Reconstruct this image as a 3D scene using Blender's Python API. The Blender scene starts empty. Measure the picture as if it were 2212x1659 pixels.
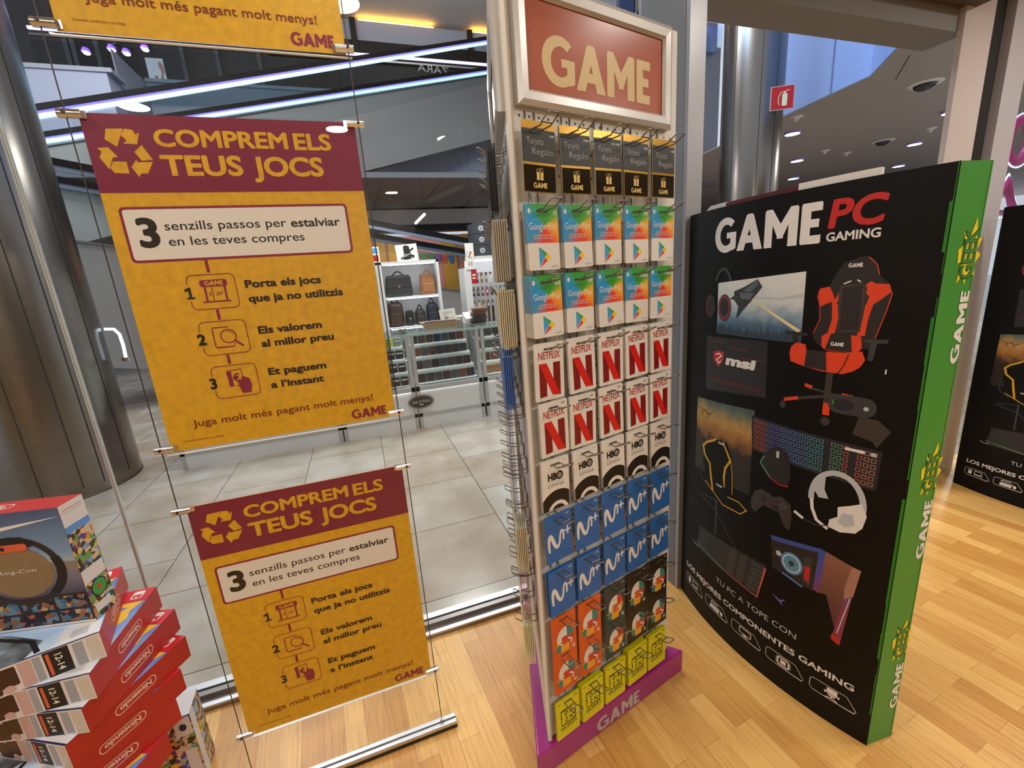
import bpy, bmesh, math, random
from mathutils import Matrix, Vector
random.seed(7)
SC = bpy.context.scene
COL = SC.collection
PI = math.pi
R_ = math.radians

# ------------------------------------------------------------------ camera
CAMH = 1.42
FPX = 939.6
CAM = Vector((0, 0, CAMH))
cam_d = bpy.data.cameras.new('camera')
cam_d.sensor_fit = 'HORIZONTAL'; cam_d.sensor_width = 36.0
cam_d.lens = 36.0 * FPX / 2212.0
cam_d.clip_start = 0.02; cam_d.clip_end = 200
cam = bpy.data.objects.new('camera', cam_d); COL.objects.link(cam)
_p, _r, _y = -0.242488, -0.073275, -0.321909
_Rz = Matrix.Rotation(_y, 3, 'Z')
_B = Matrix(((1, 0, 0), (0, 0, -1), (0, 1, 0)))
_Rx = Matrix(((1, 0, 0), (0, math.cos(_p), -math.sin(_p)), (0, math.sin(_p), math.cos(_p))))
_Rr = Matrix(((math.cos(_r), -math.sin(_r), 0), (math.sin(_r), math.cos(_r), 0), (0, 0, 1)))
CR = _Rz @ _B @ _Rx @ _Rr
cam.matrix_world = Matrix.Translation(CAM) @ CR.to_4x4()
SC.camera = cam

def ray(x, y): return CR @ Vector(((x - 1106) / FPX, -(y - 829.5) / FPX, -1))
def at(x, y, Y):                       # surveyed point of the photograph on the vertical plane at depth Y
    d = ray(x, y); return CAM + d * (Y / d.y)
def atz(x, y, z):                      # ... on the horizontal plane at height z
    d = ray(x, y); return CAM + d * ((z - CAMH) / d.z)

# ------------------------------------------------------------------ world, lights, exposure
SC.view_settings.view_transform = 'Standard'
SC.view_settings.look = 'None'
SC.view_settings.gamma = 1
SC.view_settings.exposure = 0.0
SC.view_settings.use_curve_mapping = False
W = bpy.data.worlds.new('mall_daylight'); SC.world = W; W.use_nodes = True
W.node_tree.nodes['Background'].inputs[0].default_value = (.67, .71, .82, 1)
W.node_tree.nodes['Background'].inputs[1].default_value = .95

def area(name, loc, size, power, col=(1, .93, .82), rot=(0, 0, 0), sy=None, disk=False):
    l = bpy.data.lights.new(name, 'AREA'); l.energy = power; l.color = col
    l.shape = 'DISK' if disk else 'RECTANGLE'; l.size = size
    if not disk: l.size_y = sy or size
    o = bpy.data.objects.new(name, l); o.location = loc; o.rotation_euler = rot; COL.objects.link(o)
    return o
# the shop's round recessed ceiling lamps, a regular grid (all flush under the shop ceiling)
for i, (x, y, p) in enumerate([(-1.22, -.72, 15), (0.05, -1.90, 18), (1.9, -.9, 12), (3.5, -.9, 18), (-1.3, .72, 12), (0.127, .717, 7), (1.9, .35, 10), (3.5, .55, 24), (0.69, -3.69, 12), (1.0, -1.2, 14)]):
    area('shop_ceiling_lamp', (x, y, 2.70), .17, p, (1, .955, .89), disk=True)
# the mall's own high lamps, the kiosk's light and added unseen fills
area('mall_ceiling_lamp', (1.2, 3.0, 6.6), 1.2, 150, (1, .96, .90))
area('kiosk_lamp', (.9, 4.9, 3.1), .5, 45, (1, .98, .96))
area('mall_ceiling_lamp', (-2.5, 7.0, 7.4), 1.6, 260, (.95, .96, 1))
area('mall_ceiling_lamp', (4.2, 6.8, 7.2), 1.6, 160, (.95, .96, 1))
area('atrium_blue_lamp', (2.6, 4.4, 5.6), 1.6, 80, (.42, .64, 1), (0, R_(-82), 0))
area('atrium_wall_fill', (-3.0, 5.5, 6.6), 1.6, 170, (.93, .95, 1), (R_(75), 0, 0))  # unseen fill added to brighten the balcony walls
area('upper_ceiling_fill', (2.0, 9.0, 6.2), 1.6, 130, (1, .96, .9), (R_(180), 0, 0))  # unseen upward fill, added because the upper ceiling stayed dark
area('mall_walk_lamp', (9.5, 3.8, 3.3), .6, 110, (1, .95, .9))

# ------------------------------------------------------------------ materials
def hx(s):
    s = s.lstrip('#'); v = [int(s[i:i + 2], 16) / 255 for i in (0, 2, 4)]
    return tuple(c / 12.92 if c <= .04045 else ((c + .055) / 1.055) ** 2.4 for c in v) + (1,)
_M = {}
def mat(name, col='#808080', rough=.5, metal=0., emit=0., noise=0., scale=40., spec=.5, coat=0., bump=0.):
    if name in _M: return _M[name]
    m = bpy.data.materials.new(name); m.use_nodes = True
    nt = m.node_tree; b = nt.nodes['Principled BSDF']
    c = hx(col) if isinstance(col, str) else tuple(col) + (1,)
    b.inputs['Base Color'].default_value = c
    b.inputs['Roughness'].default_value = rough
    b.inputs['Metallic'].default_value = metal
    b.inputs['Specular IOR Level'].default_value = spec
    b.inputs['Coat Weight'].default_value = coat
    b.inputs['Coat Roughness'].default_value = .08
    if emit:
        b.inputs['Emission Color'].default_value = c
        b.inputs['Emission Strength'].default_value = emit
    if noise or bump:
        tc = nt.nodes.new('ShaderNodeTexCoord'); n = nt.nodes.new('ShaderNodeTexNoise')
        n.inputs['Scale'].default_value = scale; n.inputs['Detail'].default_value = 4
        nt.links.new(tc.outputs['Object'], n.inputs['Vector'])
        if noise:
            mx = nt.nodes.new('ShaderNodeMix'); mx.data_type = 'RGBA'
            mx.inputs[6].default_value = tuple(max(0, v * (1 - noise)) for v in c[:3]) + (1,)
            mx.inputs[7].default_value = tuple(min(1, v * (1 + noise)) for v in c[:3]) + (1,)
            nt.links.new(n.outputs['Fac'], mx.inputs[0]); nt.links.new(mx.outputs[2], b.inputs['Base Color'])
        if bump:
            bp = nt.nodes.new('ShaderNodeBump'); bp.inputs['Strength'].default_value = bump; bp.inputs['Distance'].default_value = .002
            nt.links.new(n.outputs['Fac'], bp.inputs['Height']); nt.links.new(bp.outputs[0], b.inputs['Normal'])
    _M[name] = m
    return m

def glass(name, tint=(1, 1, 1), rough=0., ior=1.45, boost=1.0):      # thin clear sheet: see-through plus Fresnel mirror
    if name in _M: return _M[name]
    m = bpy.data.materials.new(name); m.use_nodes = True; nt = m.node_tree
    nt.nodes.remove(nt.nodes['Principled BSDF'])
    t = nt.nodes.new('ShaderNodeBsdfTransparent'); t.inputs[0].default_value = tuple(tint) + (1,)
    g = nt.nodes.new('ShaderNodeBsdfGlossy'); g.inputs['Roughness'].default_value = rough
    f = nt.nodes.new('ShaderNodeFresnel'); f.inputs[0].default_value = ior
    ml = nt.nodes.new('ShaderNodeMath'); ml.operation = 'MULTIPLY'; ml.use_clamp = True
    mx = nt.nodes.new('ShaderNodeMixShader')
    gm = nt.nodes.new('ShaderNodeNewGeometry'); iv = nt.nodes.new('ShaderNodeMath'); iv.operation = 'SUBTRACT'; iv.inputs[0].default_value = boost
    nt.links.new(gm.outputs['Backfacing'], iv.inputs[1])
    nt.links.new(f.outputs[0], ml.inputs[0]); nt.links.new(iv.outputs[0], ml.inputs[1]); nt.links.new(ml.outputs[0], mx.inputs[0])
    nt.links.new(t.outputs[0], mx.inputs[1]); nt.links.new(g.outputs[0], mx.inputs[2])
    nt.links.new(mx.outputs[0], nt.nodes['Material Output'].inputs[0])
    _M[name] = m
    return m

def ramp_nodes(nt, stops, interp='LINEAR'):
    r = nt.nodes.new('ShaderNodeValToRGB'); cr = r.color_ramp; cr.interpolation = interp
    while len(cr.elements) > 1: cr.elements.remove(cr.elements[-1])
    cr.elements[0].position = stops[0][0]; cr.elements[0].color = hx(stops[0][1])
    for p, c in stops[1:]:
        e = cr.elements.new(p); e.color = hx(c)
    return r

def print_mat(name, stops, axis=2, lo=0., hi=1., rough=.4, noise=0., nscale=20., coat=0., swirl=0.):
    """printed picture: a colour ramp along one object axis, wobbled by noise"""
    if name in _M: return _M[name]
    m = mat(name, '#808080', rough, coat=coat); nt = m.node_tree; b = nt.nodes['Principled BSDF']
    tc = nt.nodes.new('ShaderNodeTexCoord'); sx = nt.nodes.new('ShaderNodeSeparateXYZ')
    nt.links.new(tc.outputs['Object'], sx.inputs[0])
    mr = nt.nodes.new('ShaderNodeMapRange'); mr.inputs[1].default_value = lo; mr.inputs[2].default_value = hi
    nt.links.new(sx.outputs[axis], mr.inputs[0])
    n = nt.nodes.new('ShaderNodeTexNoise'); n.inputs['Scale'].default_value = nscale; n.inputs['Detail'].default_value = 5
    n.inputs['Distortion'].default_value = swirl
    nt.links.new(tc.outputs['Object'], n.inputs['Vector'])
    ma = nt.nodes.new('ShaderNodeMath'); ma.operation = 'MULTIPLY_ADD'; ma.inputs[1].default_value = noise
    sb = nt.nodes.new('ShaderNodeMath'); sb.operation = 'SUBTRACT'; sb.inputs[1].default_value = .5
    nt.links.new(n.outputs['Fac'], sb.inputs[0]); nt.links.new(sb.outputs[0], ma.inputs[0]); nt.links.new(mr.outputs[0], ma.inputs[2])
    r = ramp_nodes(nt, stops); nt.links.new(ma.outputs[0], r.inputs[0]); nt.links.new(r.outputs[0], b.inputs['Base Color'])
    return m

def radial_mat(name, cx, cz, stops, rough=.4):
    if name in _M: return _M[name]
    m = mat(name, '#808080', rough); nt = m.node_tree; b = nt.nodes['Principled BSDF']
    tc = nt.nodes.new('ShaderNodeTexCoord'); sx = nt.nodes.new('ShaderNodeSeparateXYZ'); nt.links.new(tc.outputs['Object'], sx.inputs[0])
    a = nt.nodes.new('ShaderNodeMath'); a.operation = 'SUBTRACT'; a.inputs[1].default_value = cx; nt.links.new(sx.outputs[0], a.inputs[0])
    c = nt.nodes.new('ShaderNodeMath'); c.operation = 'SUBTRACT'; c.inputs[1].default_value = cz; nt.links.new(sx.outputs[2], c.inputs[0])
    t = nt.nodes.new('ShaderNodeMath'); t.operation = 'ARCTAN2'; nt.links.new(c.outputs[0], t.inputs[0]); nt.links.new(a.outputs[0], t.inputs[1])
    mr = nt.nodes.new('ShaderNodeMapRange'); mr.inputs[1].default_value = -PI; mr.inputs[2].default_value = PI
    nt.links.new(t.outputs[0], mr.inputs[0]); r = ramp_nodes(nt, stops); nt.links.new(mr.outputs[0], r.inputs[0])
    nt.links.new(r.outputs[0], b.inputs['Base Color'])
    return m

def collage_mat(name, cols, scale=18, rough=.35):
    """printed collage of small pictures: voronoi cells recoloured by a stepped ramp"""
    if name in _M: return _M[name]
    m = mat(name, '#808080', rough); nt = m.node_tree; b = nt.nodes['Principled BSDF']
    tc = nt.nodes.new('ShaderNodeTexCoord'); nz = nt.nodes.new('ShaderNodeTexVoronoi'); nz.inputs['Scale'].default_value = scale; ds = nt.nodes.new('ShaderNodeSeparateColor'); nt.links.new(nz.outputs['Color'], ds.inputs[0])
    mp = nt.nodes.new('ShaderNodeMapRange'); mp.inputs[1].default_value = 0; mp.inputs[2].default_value = 1
    wz = nt.nodes.new('ShaderNodeTexNoise'); wz.inputs['Scale'].default_value = scale * .7; wz.inputs['Detail'].default_value = 4; nt.links.new(tc.outputs['Object'], wz.inputs['Vector'])
    va = nt.nodes.new('ShaderNodeVectorMath'); va.operation = 'MULTIPLY_ADD'; va.inputs[1].default_value = (1.6 / scale,) * 3; nt.links.new(wz.outputs['Color'], va.inputs[0]); nt.links.new(tc.outputs['Object'], va.inputs[2]); nt.links.new(va.outputs[0], nz.inputs['Vector'])
    nt.links.new(ds.outputs[0], mp.inputs[0])
    n = len(cols); r = ramp_nodes(nt, [(i / n, c) for i, c in enumerate(cols)], 'CONSTANT')
    nt.links.new(mp.outputs[0], r.inputs[0]); nt.links.new(r.outputs[0], b.inputs['Base Color'])
    return m

# ------------------------------------------------------------------ lettering
_tc = {}
def glyphs(body, weight=0., space=1.0, res=4):
    k = (body, weight, space, res)
    if k in _tc: return _tc[k]
    c = bpy.data.curves.new('lettering', 'FONT'); c.body = body; c.offset = weight; c.resolution_u = res
    c.space_character = space; c.fill_mode = 'FRONT'
    o = bpy.data.objects.new('lettering', c); COL.objects.link(o)
    me = o.to_mesh()
    v = [(p.co.x, p.co.y) for p in me.vertices]; f = [tuple(p.vertices) for p in me.polygons]
    o.to_mesh_clear(); bpy.data.objects.remove(o); bpy.data.curves.remove(c)
    xs = [p[0] for p in v] or [0, 1]
    _tc[k] = (v, f, min(xs), max(xs))
    return _tc[k]
_h = glyphs('H'); CAP = max(p[1] for p in _h[0])

# ------------------------------------------------------------------ flat art (printing) and mesh builder
class Art:
    """printed shapes in a plane: u right, v up, layers stacked a fraction of a millimetre apart"""
    def __init__(s, tf=None, yd=1, eps=.00025):
        s.v = []; s.f = []; s.m = []; s.tf = tf or (lambda x, y: (x, y)); s.yd = yd; s.eps = eps; s.k = 0; s.n = 0.
    def _add(s, pts, faces, m, layer):
        o = len(s.v); s.k = (s.k + 1) % 56; s.n = s.k * 1.2e-6
        for x, y in pts:
            u, v = s.tf(x, y); s.v.append((u, v, layer * s.eps + s.n))
        for f in faces: s.f.append([o + i for i in f]); s.m.append(m)
    def poly(s, pts, m, layer=1): s._add(pts, [range(len(pts))], m, layer)
    def rect(s, x0, y0, x1, y1, m, layer=1): s.poly([(x0, y0), (x1, y0), (x1, y1), (x0, y1)], m, layer)
    def rr(s, x0, y0, x1, y1, r, m, layer=1, n=4):
        s.poly(rrpts(x0, y0, x1, y1, r, n), m, layer)
    def frame(s, x0, y0, x1, y1, r, w, m, layer=1, n=4):
        s.stroke(rrpts(x0, y0, x1, y1, r, n), w, m, layer, True)
    def circ(s, cx, cy, rx, m, layer=1, ry=None, n=24, a0=0, a1=360):
        ry = rx if ry is None else ry; full = abs(a1 - a0) >= 360
        pts = [(cx + rx * math.cos(R_(a0 + (a1 - a0) * i / n)), cy + ry * math.sin(R_(a0 + (a1 - a0) * i / n))) for i in range(n if full else n + 1)]
        s.poly(pts, m, layer)
    def arc(s, cx, cy, r, w, m, layer=1, a0=0, a1=360, n=24, ry=None):
        ry = r if ry is None else ry; full = abs(a1 - a0) >= 360
        s.stroke([(cx + r * math.cos(R_(a0 + (a1 - a0) * i / n)), cy + ry * math.sin(R_(a0 + (a1 - a0) * i / n))) for i in range(n if full else n + 1)], w, m, layer, full)
    def stroke(s, pts, w, m, layer=1, closed=False):
        n = len(pts); L = []; Rr = []
        for i in range(n):
            a = pts[(i - 1) % n] if (closed or i > 0) else pts[i]
            b = pts[(i + 1) % n] if (closed or i < n - 1) else pts[i]
            dx, dy = b[0] - a[0], b[1] - a[1]; l = math.hypot(dx, dy) or 1
            ww = w[i] if isinstance(w, (list, tuple)) else w
            k = 1.0
            if (closed or 0 < i < n - 1):
                p = pts[i]; d1 = (p[0] - a[0], p[1] - a[1]); l1 = math.hypot(*d1) or 1
                k = 1 / max(.5, abs((d1[0] * dx + d1[1] * dy) / (l1 * l)))
            nx, ny = -dy / l * ww / 2 * k, dx / l * ww / 2 * k
            L.append((pts[i][0] + nx, pts[i][1] + ny)); Rr.append((pts[i][0] - nx, pts[i][1] - ny))
        f = [(i, (i + 1) % n, n + (i + 1) % n, n + i) for i in range(n if closed else n - 1)]
        s._add(L + Rr, f, m, layer)
    def brush(s, pts, w, m, layer=1):
        for (x, y), r in zip(pts, w): s.circ(x, y, r / 2, m, layer, n=12)
    def _glyphs(s, body, P, m, layer, weight, space, res, a, b, cap):
        """bold faces are thickened outlines: the same letters laid a hair apart"""
        w0 = 0 if 'M' in body else min(weight, .008); v, f, _, _ = glyphs(body, w0, space, res); e = weight - w0
        D = [(0, 0)] if e <= .002 else [(e * 1.1 * math.cos(PI * i / 5), e * math.sin(PI * i / 5)) for i in range(10)]
        for k, (dx, dy) in enumerate(D):
            q = 1 - 2 * e * 1.1 / (b - a) if len(D) > 1 else 1
            s._add([P((x - (a + b) / 2) * q + (a + b) / 2 + dx, CAP / 2 + (y - CAP / 2) * (1 - 2 * max(0, e) / CAP) + dy) for x, y in v], f, m, layer + .05 * k)
    def text(s, body, x0, x1, base, cap, m, layer=2, weight=0., space=1.0, slant=0., res=4, mirror=False):
        if body == 'GAME': return s.logo(lambda px, py: (x0 + px / 344 * (x1 - x0), base + s.yd * py / 100 * cap), m, layer)
        _, _, a, b = glyphs(body, 0 if 'M' in body else min(weight, .008), space, res)
        if x1 is None: k = cap / CAP; X = lambda x: x0 + (x - a) * k
        else: X = lambda x: x0 + (x - a) / (b - a) * (x1 - x0)
        ky = cap / CAP
        if mirror: XX = X; X = lambda x: x0 + x1 - XX(x)
        s._glyphs(body, lambda x, y: (X(x) + slant * y * ky, base + s.yd * y * ky), m, layer, weight, space, res, a, b, cap)
    def vtext(s, body, x0, y0, y1, cap, m, layer=2, weight=0., down=False, space=1.0):
        """lettering turned a quarter: baseline vertical from y0 to y1"""
        if body == 'GAME': return s.logo(lambda px, py: (x0 - py / 100 * cap, y0 + px / 344 * (y1 - y0)), m, layer)
        _, _, a, b = glyphs(body, 0 if 'M' in body else min(weight, .008), space, 4); ky = cap / CAP
        if down: P = lambda x, y: (x0 + y * ky, y1 + (x - a) / (b - a) * (y0 - y1))
        else: P = lambda x, y: (x0 - y * ky, y0 + (x - a) / (b - a) * (y1 - y0))
        s._glyphs(body, P, m, layer, weight, space, 4, a, b, cap)
    def logo(s, P, m, layer):
        """the shop's heavy four letter wordmark, drawn in a 344 x 100 box"""
        k = 0
        def put(pts):
            nonlocal k
            s._add([P(*p) for p in pts], [range(len(pts))], m, layer + .06 * k); k += 1
        n = 22; O = []; I = []
        for i in range(n + 1):
            t = R_(46 + (332 - 46) * i / n); O.append((50 + 50 * math.cos(t), 50 + 52 * math.sin(t))); I.append((52 + 27 * math.cos(t), 50 + 31 * math.sin(t)))
        s._add([P(*p) for p in O + I], [(i, i + 1, n + 2 + i, n + 1 + i) for i in range(n)], m, layer)
        put([(54, 40), (54, 57), (93, 57), (93, 10), (78, 3), (70, 8), (70, 40)])
        put([(97, 0), (124, 0), (153, 95), (149, 100), (134, 100), (129, 96)]); put([(160, 0), (188, 0), (155, 96), (150, 100), (135, 100), (131, 95)]); put([(113, 20), (172, 20), (165, 41), (120, 41)])
        put([(193, 0), (217, 0), (217, 94), (213, 100), (197, 100), (193, 95)]); put([(262, 0), (287, 0), (287, 95), (283, 100), (266, 100), (262, 94)])
        put([(198, 99), (215, 99), (245, 52), (249, 22), (234, 22)]); put([(282, 99), (265, 99), (235, 52), (231, 22), (246, 22)])
        put([(294, 4), (298, 0), (318, 0), (318, 100), (298, 100), (294, 96)]); put([(296, 79), (344, 79), (344, 97), (341, 100), (296, 100)]); put([(296, 40), (338, 40), (338, 60), (296, 60)]); put([(296, 0), (341, 0), (344, 3), (344, 21), (296, 21)])

def rrpts(x0, y0, x1, y1, r, n=4):
    P = []
    for cx, cy, a in ((x1 - r, y1 - r, 0), (x0 + r, y1 - r, 90), (x0 + r, y0 + r, 180), (x1 - r, y0 + r, 270)):
        P += [(cx + r * math.cos(R_(a + 90 * i / n)), cy + r * math.sin(R_(a + 90 * i / n))) for i in range(n + 1)]
    return P

I4 = Matrix.Identity(4)
class MB:
    def __init__(s, T=None): s.v = []; s.f = []; s.m = []; s.sm = []; s.T = T or I4
    def add(s, vs, fs, m, smooth=False):
        o = len(s.v); s.v += [s.T @ Vector(p) for p in vs]
        for f in fs: s.f.append([o + i for i in f]); s.m.append(m); s.sm.append(smooth)
        return s
    def box(s, x0, y0, z0, x1, y1, z1, m, bev=0.):
        if bev <= 0:
            v = [(x0, y0, z0), (x1, y0, z0), (x1, y1, z0), (x0, y1, z0), (x0, y0, z1), (x1, y0, z1), (x1, y1, z1), (x0, y1, z1)]
            return s.add(v, [(0, 3, 2, 1), (4, 5, 6, 7), (0, 1, 5, 4), (1, 2, 6, 5), (2, 3, 7, 6), (3, 0, 4, 7)], m)
        bm = bmesh.new(); bmesh.ops.create_cube(bm, size=1)
        for v in bm.verts: v.co = Vector(((x0 + x1) / 2 + v.co.x * abs(x1 - x0), (y0 + y1) / 2 + v.co.y * abs(y1 - y0), (z0 + z1) / 2 + v.co.z * abs(z1 - z0)))
        bmesh.ops.bevel(bm, geom=bm.edges[:], offset=bev, segments=2, profile=.5, affect='EDGES')
        s.bm(bm, m); return s
    def bm(s, bm, m, smooth=False):
        bm.verts.index_update()
        s.add([v.co.copy() for v in bm.verts], [[v.index for v in f.verts] for f in bm.faces], m, smooth); bm.free()
    def prism(s, pts, h, m, O=(0, 0, 0), U=(1, 0, 0), V=(0, 0, 1), N=(0, -1, 0), top=None, smooth=False):
        """polygon pts in the U,V plane, extruded from -N*h up to the plane (front face on the plane)"""
        O, U, V, N = map(Vector, (O, U, V, N)); n = len(pts)
        a = [O + U * p[0] + V * p[1] for p in pts]; b = [p - N * h for p in a]
        s.add(a, [range(n)], top or m); s.add(b, [list(range(n))[::-1]], m)
        s.add(a + b, [(i, n + i, n + (i + 1) % n, (i + 1) % n) for i in range(n)], m, smooth)
        return s
    def tube(s, pts, r, m, n=8, closed=False, cap=True):
        P = [Vector(p) for p in pts]; k = len(P); vs = []; up = None
        for i in range(k):
            a = P[i - 1] if (i > 0 or closed) else P[i]; b = P[(i + 1) % k] if (i < k - 1 or closed) else P[i]
            t = (b - a).normalized()
            if up is None: up = t.orthogonal().normalized()
            up = (up - t * up.dot(t)); up = up.normalized() if up.length > 1e-6 else t.orthogonal().normalized()
            w = t.cross(up); rr = r[i] if isinstance(r, (list, tuple)) else r
            vs += [P[i] + (up * math.cos(2 * PI * j / n) + w * math.sin(2 * PI * j / n)) * rr for j in range(n)]
        fs = [(i * n + j, i * n + (j + 1) % n, ((i + 1) % k) * n + (j + 1) % n, ((i + 1) % k) * n + j) for i in range(k if closed else k - 1) for j in range(n)]
        s.add(vs, fs, m, True)
        if cap and not closed: s.add(vs[:n], [range(n)], m); s.add(vs[-n:], [range(n)], m)
        return s
    def lathe(s, prof, m, n=24, O=(0, 0, 0), A=(0, 0, 1), smooth=True, a0=0., a1=360.):
        A = Vector(A).normalized(); X = A.orthogonal().normalized(); Yv = A.cross(X); O = Vector(O); full = a1 - a0 >= 360; k = n if full else n + 1
        vs = [O + A * z + (X * math.cos(R_(a0 + (a1 - a0) * j / n)) + Yv * math.sin(R_(a0 + (a1 - a0) * j / n))) * r for r, z in prof for j in range(k)]
        fs = [(i * k + j, i * k + (j + 1) % k, (i + 1) * k + (j + 1) % k, (i + 1) * k + j) for i in range(len(prof) - 1) for j in range(n)]
        s.add(vs, fs, m, smooth); return s
    def cyl(s, p, q, r, m, n=16):
        p, q = Vector(p), Vector(q); s.lathe([(r, 0), (r, (q - p).length)], m, n, p, q - p)
        A = (q - p).normalized(); X = A.orthogonal().normalized(); Yv = A.cross(X)
        for c in (p, q): s.add([c + (X * math.cos(2 * PI * j / n) + Yv * math.sin(2 * PI * j / n)) * r for j in range(n)], [range(n)], m)
        return s
    def sphere(s, c, r, m, sc=(1, 1, 1), seg=16):
        bm = bmesh.new(); bmesh.ops.create_uvsphere(bm, u_segments=seg, v_segments=seg // 2, radius=r)
        for v in bm.verts: v.co = Vector((v.co.x * sc[0] + c[0], v.co.y * sc[1] + c[1], v.co.z * sc[2] + c[2]))
        s.bm(bm, m, True); return s
    def quad(s, a, b, c, d, m): return s.add([a, b, c, d], [(0, 1, 2, 3)], m)
    def art(s, A, O=(0, 0, 0), U=(1, 0, 0), V=(0, 0, 1), N=(0, -1, 0), fn=None, slices=None):
        O, U, V, N = map(Vector, (O, U, V, N))
        vs, fs, ms = A.v, A.f, A.m
        if slices:
            bm = bmesh.new(); bv = [bm.verts.new(p) for p in vs]; mats = []
            for f, m in zip(fs, ms):
                if m not in mats: mats.append(m)
                try: bf = bm.faces.new([bv[i] for i in f]); bf.material_index = mats.index(m)
                except ValueError: pass
            bmesh.ops.triangulate(bm, faces=[f for f in bm.faces if len(f.verts) > 4])
            for x in slices:
                bmesh.ops.bisect_plane(bm, geom=bm.verts[:] + bm.edges[:] + bm.faces[:], plane_co=(x, 0, 0), plane_no=(1, 0, 0), dist=1e-7)
            bm.verts.index_update()
            vs = [tuple(v.co) for v in bm.verts]; fs = [[v.index for v in f.verts] for f in bm.faces]; ms = [mats[f.material_index] for f in bm.faces]; bm.free()
        fn = fn or (lambda u, v, z: O + U * u + V * v + N * z)
        o = len(s.v); s.v += [s.T @ Vector(fn(*p)) for p in vs]
        for f, m in zip(fs, ms): s.f.append([o + i for i in f]); s.m.append(m); s.sm.append(False)
        return s
    def build(s, name, parent=None, world=True, base=None):
        """one mesh object; coordinates are world ones unless world=False (then they are the parent's own)"""
        me = bpy.data.meshes.new(name); vs = s.v; org = None
        if base: org = Vector(base)
        elif parent is None and world:
            lo = [min(v[i] for v in vs) for i in range(3)]; hi = [max(v[i] for v in vs) for i in range(3)]
            org = Vector(((lo[0] + hi[0]) / 2, (lo[1] + hi[1]) / 2, lo[2]))
        if org: vs = [v - org for v in vs]
        if parent is not None and world:
            inv = parent.matrix_basis.inverted(); p = parent.parent
            if p is not None: inv = inv @ p.matrix_basis.inverted()
            vs = [inv @ v for v in vs]
        me.from_pydata([tuple(v) for v in vs], [], s.f)
        slots = []
        for m in s.m:
            if m not in slots: slots.append(m); me.materials.append(m)
        ix = {m: i for i, m in enumerate(slots)}
        me.polygons.foreach_set('material_index', [ix[m] for m in s.m])
        me.polygons.foreach_set('use_smooth', s.sm)
        me.update()
        o = bpy.data.objects.new(name, me); COL.objects.link(o)
        if parent is not None: o.parent = parent
        if org: o.matrix_basis = Matrix.Translation(org)
        return o

def tag(o, label=None, cat=None, group=None, kind=None):
    if label: o['label'] = label
    if cat: o['category'] = cat
    if group: o['group'] = group
    if kind: o['kind'] = kind
    return o
def thing(name, label, cat, loc=(0, 0, 0), rz=0., group=None, kind=None, rot=None):
    o = bpy.data.objects.new(name, None); COL.objects.link(o); o.empty_display_size = .05
    o.matrix_basis = Matrix.Translation(loc) @ ((rot.to_4x4() if rot else Matrix.Rotation(rz, 4, 'Z')))
    return tag(o, label, cat, group, kind)
def struct(mb, name, parent=None): return tag(mb.build(name, parent), kind='structure' if parent is None else None)
def dup(o, M4, label, group=None):
    c = o.copy(); COL.objects.link(c); c.matrix_basis = M4; tag(c, label, None, group)
    for ch in list(o.children):
        d = ch.copy(); COL.objects.link(d); d.parent = c
        for g in list(ch.children):
            e = g.copy(); COL.objects.link(e); e.parent = d
    return c
ORD = ['first', 'second', 'third', 'fourth', 'fifth', 'sixth', 'seventh', 'eighth', 'ninth', 'tenth', 'eleventh', 'twelfth']

# common materials
WHITE = mat('white_paint', '#d9d6d0', .45); BLACK = mat('black_print', '#0b0a0a', .45); GREY = mat('grey_paint', '#85868a', .5)
ALU = mat('brushed_aluminium', '#c9c9cc', .32, .85); CHROME = mat('bright_chrome', '#dcdcde', .12, 1.0); STEELW = mat('hook_wire_steel', '#8f8d88', .3, .9)
DARK = mat('dark_trim', '#171615', .4)
# ================================================================== the shop shell
def wood():
    m = mat('oak_plank_floor', '#d8a866', .36); nt = m.node_tree; b = nt.nodes['Principled BSDF']
    tc = nt.nodes.new('ShaderNodeTexCoord'); mp = nt.nodes.new('ShaderNodeMapping'); mp.inputs['Rotation'].default_value = (0, 0, R_(85 + 5 - 5))
    nt.links.new(tc.outputs['Object'], mp.inputs['Vector'])
    br = nt.nodes.new('ShaderNodeTexBrick'); br.offset = .37; br.offset_frequency = 2; br.squash = 1
    br.inputs['Color1'].default_value = hx('#ebbd70'); br.inputs['Color2'].default_value = hx('#c99146'); br.inputs['Mortar'].default_value = hx('#b07f42')
    br.inputs['Scale'].default_value = 1; br.inputs['Mortar Size'].default_value = .0006; br.inputs['Bias'].default_value = -.1
    br.inputs['Brick Width'].default_value = .36; br.inputs['Row Height'].default_value = .066
    nt.links.new(mp.outputs[0], br.inputs['Vector'])
    st = nt.nodes.new('ShaderNodeMapping'); st.inputs['Scale'].default_value = (5, 110, 1); nt.links.new(mp.outputs[0], st.inputs['Vector'])
    n = nt.nodes.new('ShaderNodeTexNoise'); n.inputs['Scale'].default_value = 1.0; n.inputs['Detail'].default_value = 7; n.inputs['Roughness'].default_value = .65; n.inputs['Distortion'].default_value = .6
    nt.links.new(st.outputs[0], n.inputs['Vector'])
    r = ramp_nodes(nt, [(.3, '#b98450'), (.5, '#f0e6d8'), (.75, '#ffffff')]); nt.links.new(n.outputs['Fac'], r.inputs[0])
    mx = nt.nodes.new('ShaderNodeMix'); mx.data_type = 'RGBA'; mx.blend_type = 'MULTIPLY'; mx.inputs[0].default_value = .55
    nt.links.new(br.outputs['Color'], mx.inputs[6]); nt.links.new(r.outputs[0], mx.inputs[7]); nt.links.new(mx.outputs[2], b.inputs['Base Color'])
    return m
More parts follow.
